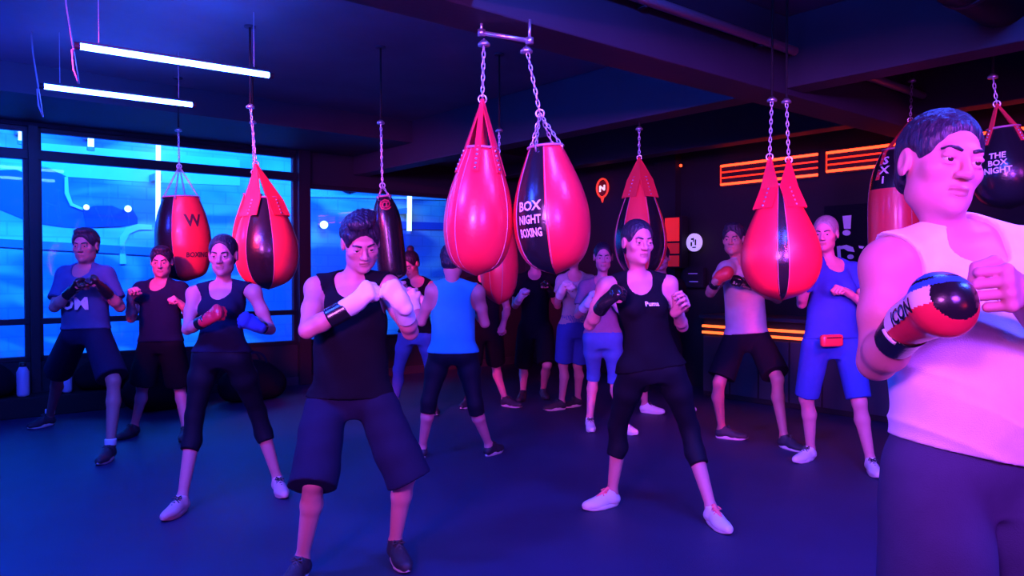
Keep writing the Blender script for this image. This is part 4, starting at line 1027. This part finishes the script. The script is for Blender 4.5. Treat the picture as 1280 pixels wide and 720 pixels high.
def fold(x, y, z):
    m = np.clip((1.40 - z) / .10, 0, 1)
    a = np.sin(34 * (z + .75 * x) + 1.8 * np.sin(6 * x + 4 * z)); b = np.sin(21 * (z + .35 * x) + 2.5 * np.sin(9 * x)); c = np.sin(60 * (z + .9 * x) + 2 * np.sin(11 * z))
    q = (1 - np.abs(np.sin(15 * (z + .8 * x) + .9 * np.sin(7 * x - 3 * z)))) ** 2 * (.55 + .45 * np.sin(13 * x + 5 * z)); q2 = (1 - np.abs(np.sin(24 * (z + .35 * x) + 1.5 * np.sin(5 * x)))) ** 3
    return m * (.005 * a + .003 * b - .020 * q - .007 * q2 + .006)
person('nearest man at right in white tank top and grey shorts, wearing a boxing glove', 1.78, 1.80, 'm',
       head=(1174, 206, 0, 4, 2, -8), neck=(1196, 303, .03), sh=((1112, 334, -.02), (1288, 326, .06)), el=((1096, 452, -.06), (1352, 455, -.05)),
       wr=((1140, 402, -.25), (1270, 364, -.30)), hd=((1186, 371, -.37), (1256, 358, -.40)), hip=((1166, 592, 0), (1262, 594, .04)),
       kn=((1172, 800, -.05), (1292, 790, .05)), ft=((1168, 1120, 15), (1330, 1040, 40)), T=((.2, .4, 1), (-.15, 0, 1)), curl=(.95, 1.05), hand=('bare', 'bare'),
       hair=('buzz', 'hair'), build=1.0, shoe=('shoe_dark', 'sole_white', 'lace_dark'), h=.006, hs=1.0, nk=.82, nkf=.004,
       clothes=[dict(k='shorts', c='charcoal', off=.016, len=.85, flare=.045, top=.2, disp=wrinkle(.006, 16, 1.0)),
                dict(k='tank', c='white', off=.014, hem=.05, loose=.022, disp=fold, tilt=(.27, 0, 0), arm=.07, neck=(.075, .1, .07), h=.005)], extra=fg_extra)
person('bowing man in black tank and long black shorts with white hand wraps', 3.6, 1.74, 'm',
       head=(451, 303, -.03, 22, 26, 6), neck=(440, 352, .03), sh=((396, 362, .0), (486, 360, .02)), el=((384, 413), (513, 415)),
       wr=((444, 380, -.20), (503, 380, -.20)), hd=((474, 348, -.22), (476, 344, -.22)), hip=((409, 500), (468, 500)),
       kn=((392, 600), (508, 592)), ft=((378, 722, -10), (494, 700, 25)), T=((.2, .3, 1), (-.1, .3, 1)), hand=('wrap_cuff', 'wrap'),
       hair=('quiff', 'hair'), build=.93, h=.008, hs=1.06, shoe=('shoe_dark', 'sole_white', 'lace_dark'),
       clothes=[dict(k='shorts', c='navy', off=.010, len=1.06, flare=.038, top=.25, disp=wrinkle(.006, 22, 2.0)), dict(k='tank', c='black', off=.013, hem=-.03, loose=.016, arm=.074, disp=wrinkle(.006, 20, .3))])
person('smiling woman in dark tank and capri leggings with one red and one blue glove', 4.6, 1.66, 'f',
       head=(279, 319, 0, 6, 6, 0), neck=(279, 358, .03), sh=((243, 368), (317, 366)), el=((234, 412), (338, 412)),
       wr=((258, 400, -.24), (322, 408, -.22)), hd=((284, 382, -.26), (298, 396, -.27)), hip=((257, 448), (296, 448)),
       kn=((243, 520), (322, 515)), ft=((228, 640, -8), (347, 615, 30)), T=((.3, .3, 1), (-.3, .3, 1)), hand=('mma_red', 'mma_blue'),
       hair=('tied', 'hair'), h=.009, shoe=('shoe_pink', 'shoe_pink', 'lace_dark'), extra=lambda o, d: None,
       clothes=[dict(k='leggings', c='blacklyc', off=.006, len=1.42, top=.25), dict(k='tank', c='navy', off=.010, hem=.02, arm=.09, neck=(.074, .1, .095), disp=wrinkle(.003, 20, .9))])
person('woman in black tank and capri leggings with coral-laced white shoes, one black glove', 4.3, 1.72, 'f',
       head=(797, 303, 0, 16, 3, 0), neck=(797, 347, .03), sh=((757, 358, -.02), (836, 356, .03)), el=((737, 406), (853, 408)),
       wr=((756, 378, -.20), (846, 388, -.18)), hd=((780, 358, -.24), (858, 374, -.24)), hip=((792, 462), (838, 462)),
       kn=((772, 532), (862, 535)), ft=((765, 633, -62), (889, 655, 14)), T=((.4, .4, 1), (-.3, .4, .8)), hand=('mma', 'bare'), curl=(.9, .7),
       hair=('tied', 'hair'), h=.0085, hs=1.06, shoe=('shoe_white', 'sole_white', 'lace_coral'), extra=logo_front(['Puma'], .036, .66, .01),
       clothes=[dict(k='leggings', c='blacklyc', off=.006, len=1.45, top=.25), dict(k='tank', c='black', off=.010, hem=-.05, arm=.094, neck=(.074, .1, .11), disp=wrinkle(.003, 20, 1.9))])
person('man in blue T-shirt and dark shorts with guard up, far left by the windows', 6.0, 1.78, 'm',
       head=(107, 307, 0, 5, 5, 0), neck=(107, 336, .03), sh=((82, 346), (133, 346)), el=((68, 384), (150, 384)),
       wr=((92, 362, -.22), (128, 360, -.2)), hd=((103, 350, -.25), (117, 349, -.25)), hip=((94, 418), (121, 418)),
       kn=((72, 466), (142, 476)), ft=((62, 532, -20), (138, 574, 5)), T=((.5, .5, .3), (-.5, .5, .3)), hand=('mma', 'mma'), skin='skin_tan',
       hair=('short', 'hair'), h=.0105, shoe=('shoe_dark', 'sole_white', 'lace_dark'), sock='sock', extra=logo_front(['OM'], .13, .34, .0, squash=1, lift=.06),
       clothes=[dict(k='shorts', c='navy', off=.012, len=.9, flare=.04), dict(k='tee', c='blue_tee', off=.014, hem=.02, loose=.012, sleeve=.7, disp=wrinkle(.004, 20, .5))])
person('dark-haired man in loose dark T-shirt behind the red-gloved woman, left side', 6.4, 1.70, 'm',
       head=(202, 327, 0, 15, 8, 0), neck=(201, 354, .03), sh=((176, 364), (226, 364)), el=((164, 398), (240, 402)),
       wr=((163, 372, -.22), (228, 382, -.2)), hd=((168, 356, -.27), (216, 370, -.25)), hip=((188, 430), (214, 430)),
       kn=((178, 482), (224, 482)), ft=((168, 545, -15), (232, 548, 15)), T=((.5, .5, .3), (-.5, .5, .3)), hand=('bare', 'bare'),
       hair=('short', 'hair'), h=.011, shoe=('shoe_dark', 'sole_dark', 'lace_dark'),
       clothes=[dict(k='shorts', c='black', off=.012, len=.9, flare=.04), dict(k='tee', c='navy', off=.014, hem=-.02, loose=.012, sleeve=.4)])
# cyan tank, turned away (right shoulder is on the viewer's right)
person('person in bright cyan-blue tank top seen from behind, in black capri leggings', 5.7, 1.68, 'm',
       head=(566, 326, 0, 165, 10, 0), neck=(566, 356, .0), sh=((597, 366), (541, 364)), el=((606, 404, .1), (527, 402, .12)),
       wr=((590, 378, .28), (518, 378, .3)), hd=((580, 366, .32), (512, 362, .34)), hip=((583, 442), (550, 442)),
       kn=((594, 505), (536, 502)), ft=((611, 570, 150), (528, 572, 200)), T=((-.5, -.3, .5), (.5, -.3, .5)), hand=('bare', 'wrap'),
       hair=('short', 'hair'), h=.010, eyes=False, shoe=('shoe_dark', 'sole_white', 'lace_dark'),
       clothes=[dict(k='leggings', c='blacklyc', off=.01, len=1.2, top=.25), dict(k='tank', c='cyan', off=.012, hem=-.04, loose=.008, arm=.085)])
person('person with dark bun in white wraps and blue leggings, between bowing man and cyan top', 7.4, 1.66, 'f',
       head=(513, 330, 0, -25, 30, 0), neck=(522, 350, .03), sh=((500, 358), (540, 358)), el=((494, 386), (546, 388)),
       wr=((500, 366, -.25), (520, 370, -.22)), hd=((499, 352, -.28), (510, 358, -.28)), hip=((508, 420), (532, 420)),
       kn=((498, 462), (538, 462)), ft=((494, 514, -20), (542, 516, 15)), T=((.5, .5, .3), (-.5, .5, .3)), hand=('wrap', 'wrap'),
       hair=('bun', 'hair'), h=.011, shoe=('shoe_dark', 'sole_white', 'lace_dark'),
       clothes=[dict(k='leggings', c='denim', off=.006, len=1.8), dict(k='tank', c='black', off=.010, hem=0.0)])
person('person in black with one pale sleeve stripe, half hidden behind the plain red bag', 7.9, 1.72, 'm',
       head=(606, 322, 0, 20, 5, 0), neck=(606, 346, .03), sh=((586, 356), (626, 356)), el=((580, 384), (634, 386)),
       wr=((588, 364, -.22), (629, 405, -.1)), hd=((596, 352, -.25), (626, 416, -.14)), hip=((596, 415), (617, 415)),
       kn=((590, 458), (620, 456)), ft=((586, 508, -20), (631, 508, 60)), T=((.5, .5, .3), (-.5, .5, .3)), hand=('bare', 'bare'),
       hair=('short', 'hair'), h=.012, shoe=('shoe_dark', 'sole_white', 'lace_dark'),
       clothes=[dict(k='shorts', c='black', off=.012, len=.9, flare=.03), dict(k='tee', c='black', off=.012, hem=0.0, sleeve=.5)])
person('person dressed all in black standing under the red and black front bag', 8.5, 1.76, 'm',
       head=(671, 318, 0, 10, 5, 0), neck=(668, 342, .03), sh=((648, 352), (690, 352)), el=((644, 382), (697, 382)),
       wr=((650, 372, -.24), (688, 362, -.2)), hd=((656, 360, -.27), (680, 350, -.25)), hip=((658, 412), (680, 412)),
       kn=((654, 458), (684, 456)), ft=((654, 500, -15), (679, 497, 10)), T=((.5, .5, .3), (-.5, .5, .3)), hand=('wrap', 'mma'),
       hair=('short', 'hair'), h=.012, shoe=('shoe_dark', 'sole_dark', 'lace_dark'),
       clothes=[dict(k='shorts', c='black', off=.012, len=.95, flare=.03), dict(k='tee', c='black', off=.012, hem=0.0, sleeve=.6)])
person('person in pale top and bright blue shorts with white wraps, right of the front bags', 7.6, 1.68, 'f',
       head=(716, 318, 0, -20, 15, 0), neck=(718, 343, .03), sh=((702, 352), (738, 352)), el=((697, 378), (738, 382)),
       wr=((703, 362, -.22), (716, 366, -.2)), hd=((708, 352, -.26), (714, 356, -.27)), hip=((708, 412), (732, 412)),
       kn=((704, 456), (722, 456)), ft=((702, 512, -70), (722, 508, -60)), T=((.5, .5, .3), (-.5, .5, .3)), hand=('wrap', 'wrap'),
       hair=('tied', 'hair'), h=.011, shoe=('shoe_dark', 'sole_white', 'lace_dark'),
       clothes=[dict(k='shorts', c='royal', off=.012, len=.85, flare=.02), dict(k='tee', c='grey', off=.012, hem=0.05, sleeve=.5)])
person('dark-haired person in mauve T-shirt and blue capri leggings behind black-topped woman', 6.7, 1.68, 'f',
       head=(754, 321, 0, -5, 8, 0), neck=(752, 350, .03), sh=((731, 360), (772, 360)), el=((722, 394), (782, 396)),
       wr=((736, 378, -.24), (768, 376, -.2)), hd=((744, 362, -.27), (760, 360, -.27)), hip=((741, 424), (766, 424)),
       kn=((742, 468), (768, 472)), ft=((737, 536, 0), (778, 540, 30)), T=((.5, .5, .3), (-.5, .5, .3)), hand=('wrap', 'wrap'),
       hair=('tied', 'hair'), h=.011, shoe=('shoe_white', 'sole_white', 'lace_dark'),
       clothes=[dict(k='leggings', c='denim', off=.010, len=1.12), dict(k='tee', c='purple_tee', off=.012, hem=0.05, sleeve=.6)])
person('person in black behind the legs of the black-topped woman, wearing pale shoes', 7.6, 1.70, 'm',
       head=(826, 322, 0, -10, 5, 0), neck=(826, 347, .03), sh=((804, 358), (848, 358)), el=((800, 388), (856, 386)),
       wr=((808, 366, -.22), (842, 366, -.2)), hd=((815, 354, -.26), (836, 354, -.26)), hip=((815, 418), (838, 418)),
       kn=((806, 466), (848, 464)), ft=((806, 516, 60), (852, 512, 30)), T=((.5, .5, .3), (-.5, .5, .3)), hand=('mma', 'mma'),
       hair=('short', 'hair'), h=.012, shoe=('shoe_white', 'sole_white', 'lace_dark'),
       clothes=[dict(k='leggings', c='black', off=.012, len=1.5), dict(k='tee', c='black', off=.012, hem=0.0, sleeve=.8)])
person('person in mauve-grey T-shirt and black shorts with orange-red glove, left of the two-chain bag', 6.4, 1.76, 'm',
       head=(917, 299, 0, -30, 4, 0), neck=(926, 328, .03), sh=((907, 338, -.08), (958, 338, .08)), el=((888, 366, -.28), (972, 374, .05)),
       wr=((896, 350, -.42), (930, 352, -.25)), hd=((908, 338, -.45), (906, 344, -.42)), hip=((919, 424), (948, 424)),
       kn=((899, 478), (972, 474)), ft=((902, 548, 70), (980, 560, 30)), T=((.5, .5, .6), (-.5, .5, .3)), hand=('mitt_orange', 'mma'), skin='skin_tan',
       hair=('short', 'hair'), h=.010, shoe=('shoe_dark', 'sole_white', 'lace_dark'),
       clothes=[dict(k='shorts', c='black', off=.012, len=.85, flare=.04), dict(k='tee', c='grey', off=.013, hem=0.03, loose=.008, sleeve=.35)])
def pouch(o, d):
    c = (d['HP'][0] + d['HP'][1]) / 2 + d['F'] * .155 + Z * .045 - d['L'] * .135
    b = MB(); b.box(c, (.17, .05, .085), (d['L'], d['F'], d['U']), 0, .02); w = b.build('waist_pouch', M['orange_leather'], o, smooth=True)
    b = MB(); b.tube([c + d['F'] * .03 - d['L'] * .06 + d['U'] * .02, c + d['F'] * .03 + d['L'] * .06 + d['U'] * .02], .004, 6); b.build('zip', M['black_leather'], w)
person('person in matching blue T-shirt and blue shorts with orange waist pouch, behind nearest man', 5.5, 1.70, 'f',
       head=(1032, 292, 0, -35, 6, 0), neck=(1038, 328, .03), sh=((1010, 340, -.06), (1068, 340, .06)), el=((1002, 380), (1086, 384)),
       wr=((1004, 352, -.12), (1060, 366, -.16)), hd=((1006, 336, -.14), (1040, 354, -.2)), hip=((1020, 432), (1060, 432)),
       kn=((1008, 498), (1074, 502)), ft=((1013, 575, -55), (1088, 590, -10)), T=((.5, .5, .3), (-.5, .5, .3)), hand=('bare', 'bare'),
       hair=('tied', 'hair_light'), h=.0095, build=1.0, shoe=('shoe_white', 'sole_white', 'lace_dark'), extra=pouch,
       clothes=[dict(k='shorts', c='royal', off=.010, len=.92, flare=.012, top=.3), dict(k='tee', c='royal', off=.014, hem=0.04, loose=.012, sleeve=.45, neck=(.085, .11, .085), disp=wrinkle(.004, 20, .5))])
# trainers left on the floor at the back
for (px, py, yw, lab) in ((940, 487, 80, 'pale trainer on the floor at the back, left of the pair'), (957, 496, 85, 'pale trainer lying on the floor at the back below the two-chain bag')):
    g = G(px, py); root = empty('trainer', g, {'label': lab, 'category': 'shoe', 'group': 'trainers left on the floor at the back'})
    sh = make_shoe(root, g, yw, 1.0, 'shoe_white', 'sole_white', 'lace_dark', .008)
# ---------------------------------------------------------------- lights, world, camera
def area(name, loc, target, size, col, power, sy=None):
    l = bpy.data.lights.new(name, 'AREA'); l.shape = 'RECTANGLE'; l.size = size; l.size_y = sy or size; l.color = col; l.energy = power
    o = bpy.data.objects.new(name, l); C.objects.link(o); o.location = loc
    o.rotation_euler = (Vector(target) - Vector(loc)).to_track_quat('-Z', 'Y').to_euler(); return o
BLUE = (.03, .08, 1); PINK = (.72, .12, .95); MAG = (.35, .05, 1); RED = (1, .02, .06)
def point(name, loc, col, power, r=.12):
    l = bpy.data.lights.new(name, 'POINT'); l.color = col; l.energy = power; l.shadow_soft_size = r
    o = bpy.data.objects.new(name, l); C.objects.link(o); o.location = loc; return o
area('blue_ceiling_light', (-2.2, 2.4, 3.05), (-2.4, 4.2, 0), 1.6, BLUE, 330, .3)
area('blue_ceiling_light', (1.2, 2.7, 3.05), (1.6, 4.6, 0), 1.6, BLUE, 260, .3)
area('blue_ceiling_light', (2.9, 1.6, 3.05), (2.2, 2.4, .8), 1.4, BLUE, 160, .3)
point('added_blue_ceiling_glow', (-1.8, 2.9, 2.65), (.01, .04, 1), 190)  # unseen point light added to wash the ceiling blue
point('added_blue_ceiling_glow', (-4.5, 5.0, 2.6), (.01, .04, 1), 130)  # second added point light, past the left edge of the view
area('added_magenta_uplight', (3.6, 2.2, 2.3), (4.6, 3.6, 3.15), .5, (.6, .05, .8), 30)  # unseen, added for the purple glow on the ceiling at right
def spread(l, a): l.data.spread = math.radians(a); return l
spread(area('magenta_wall_light', (-1.6, -1.6, 2.5), (.4, 4.5, 2.2), 1.0, PINK, 92, .5), 66)
spread(area('magenta_wall_light', (1.4, -1.2, 2.4), (1.6, 5, 2.1), 1.0, MAG, 78, .5), 66)
area('red_wall_light', (2.6, -.6, 1.2), (1.2, 5, 1.8), .8, RED, 12, .4)
spread(area('added_red_bag_light', (.2, .9, 2.85), (.0, 3.8, 1.85), .35, RED, 48, .3), 38)  # unseen light added to redden the two front bags
spread(area('added_red_bag_light', (2.0, 1.7, 2.75), (1.68, 4.85, 1.75), .3, RED, 34, .3), 32)  # added likewise for the large two-chain bag
spread(area('added_red_bag_light', (-3.0, 1.9, 2.95), (-2.1, 5.9, 1.8), .3, RED, 40, .3), 36)  # added likewise for the bags at left
spread(area('added_pale_pink_fill', (-.5, .5, 3.0), (1.0, 1.78, 1.45), .3, (.88, .60, .95), 27, .3), 80)  # unseen light added just for the nearest man
uo = R3(2.5, VW + .9, 4.3)
for u in (-3.5, 0.5, 4.5):
    q = R3(u, VW + .7, 4.4); t = R3(u, VX, 1.7); area('added_courtyard_flood', q, t, 3.5, (.004, .13, 1), 850, .4)  # unseen floods added to light the outside wall blue
w = bpy.data.worlds.new('World'); bpy.context.scene.world = w; w.use_nodes = True
w.node_tree.nodes['Background'].inputs[0].default_value = (.01, .02, .25, 1); w.node_tree.nodes['Background'].inputs[1].default_value = .3
cam = bpy.data.cameras.new('camera'); co = bpy.data.objects.new('camera', cam); C.objects.link(co)
co.location = (0, 0, CAMH); co.rotation_euler = (PI / 2 - PITCH, 0, 0); cam.sensor_width = 36; cam.lens = FPX / 1280 * 36; cam.clip_start = .05
sc = bpy.context.scene; sc.camera = co
sc.view_settings.view_transform = 'Standard'; sc.view_settings.look = 'None'; sc.view_settings.gamma = 1; sc.view_settings.exposure = 0; sc.view_settings.use_curve_mapping = False
for o in bpy.data.objects:
    if '_org' in o: del o['_org']
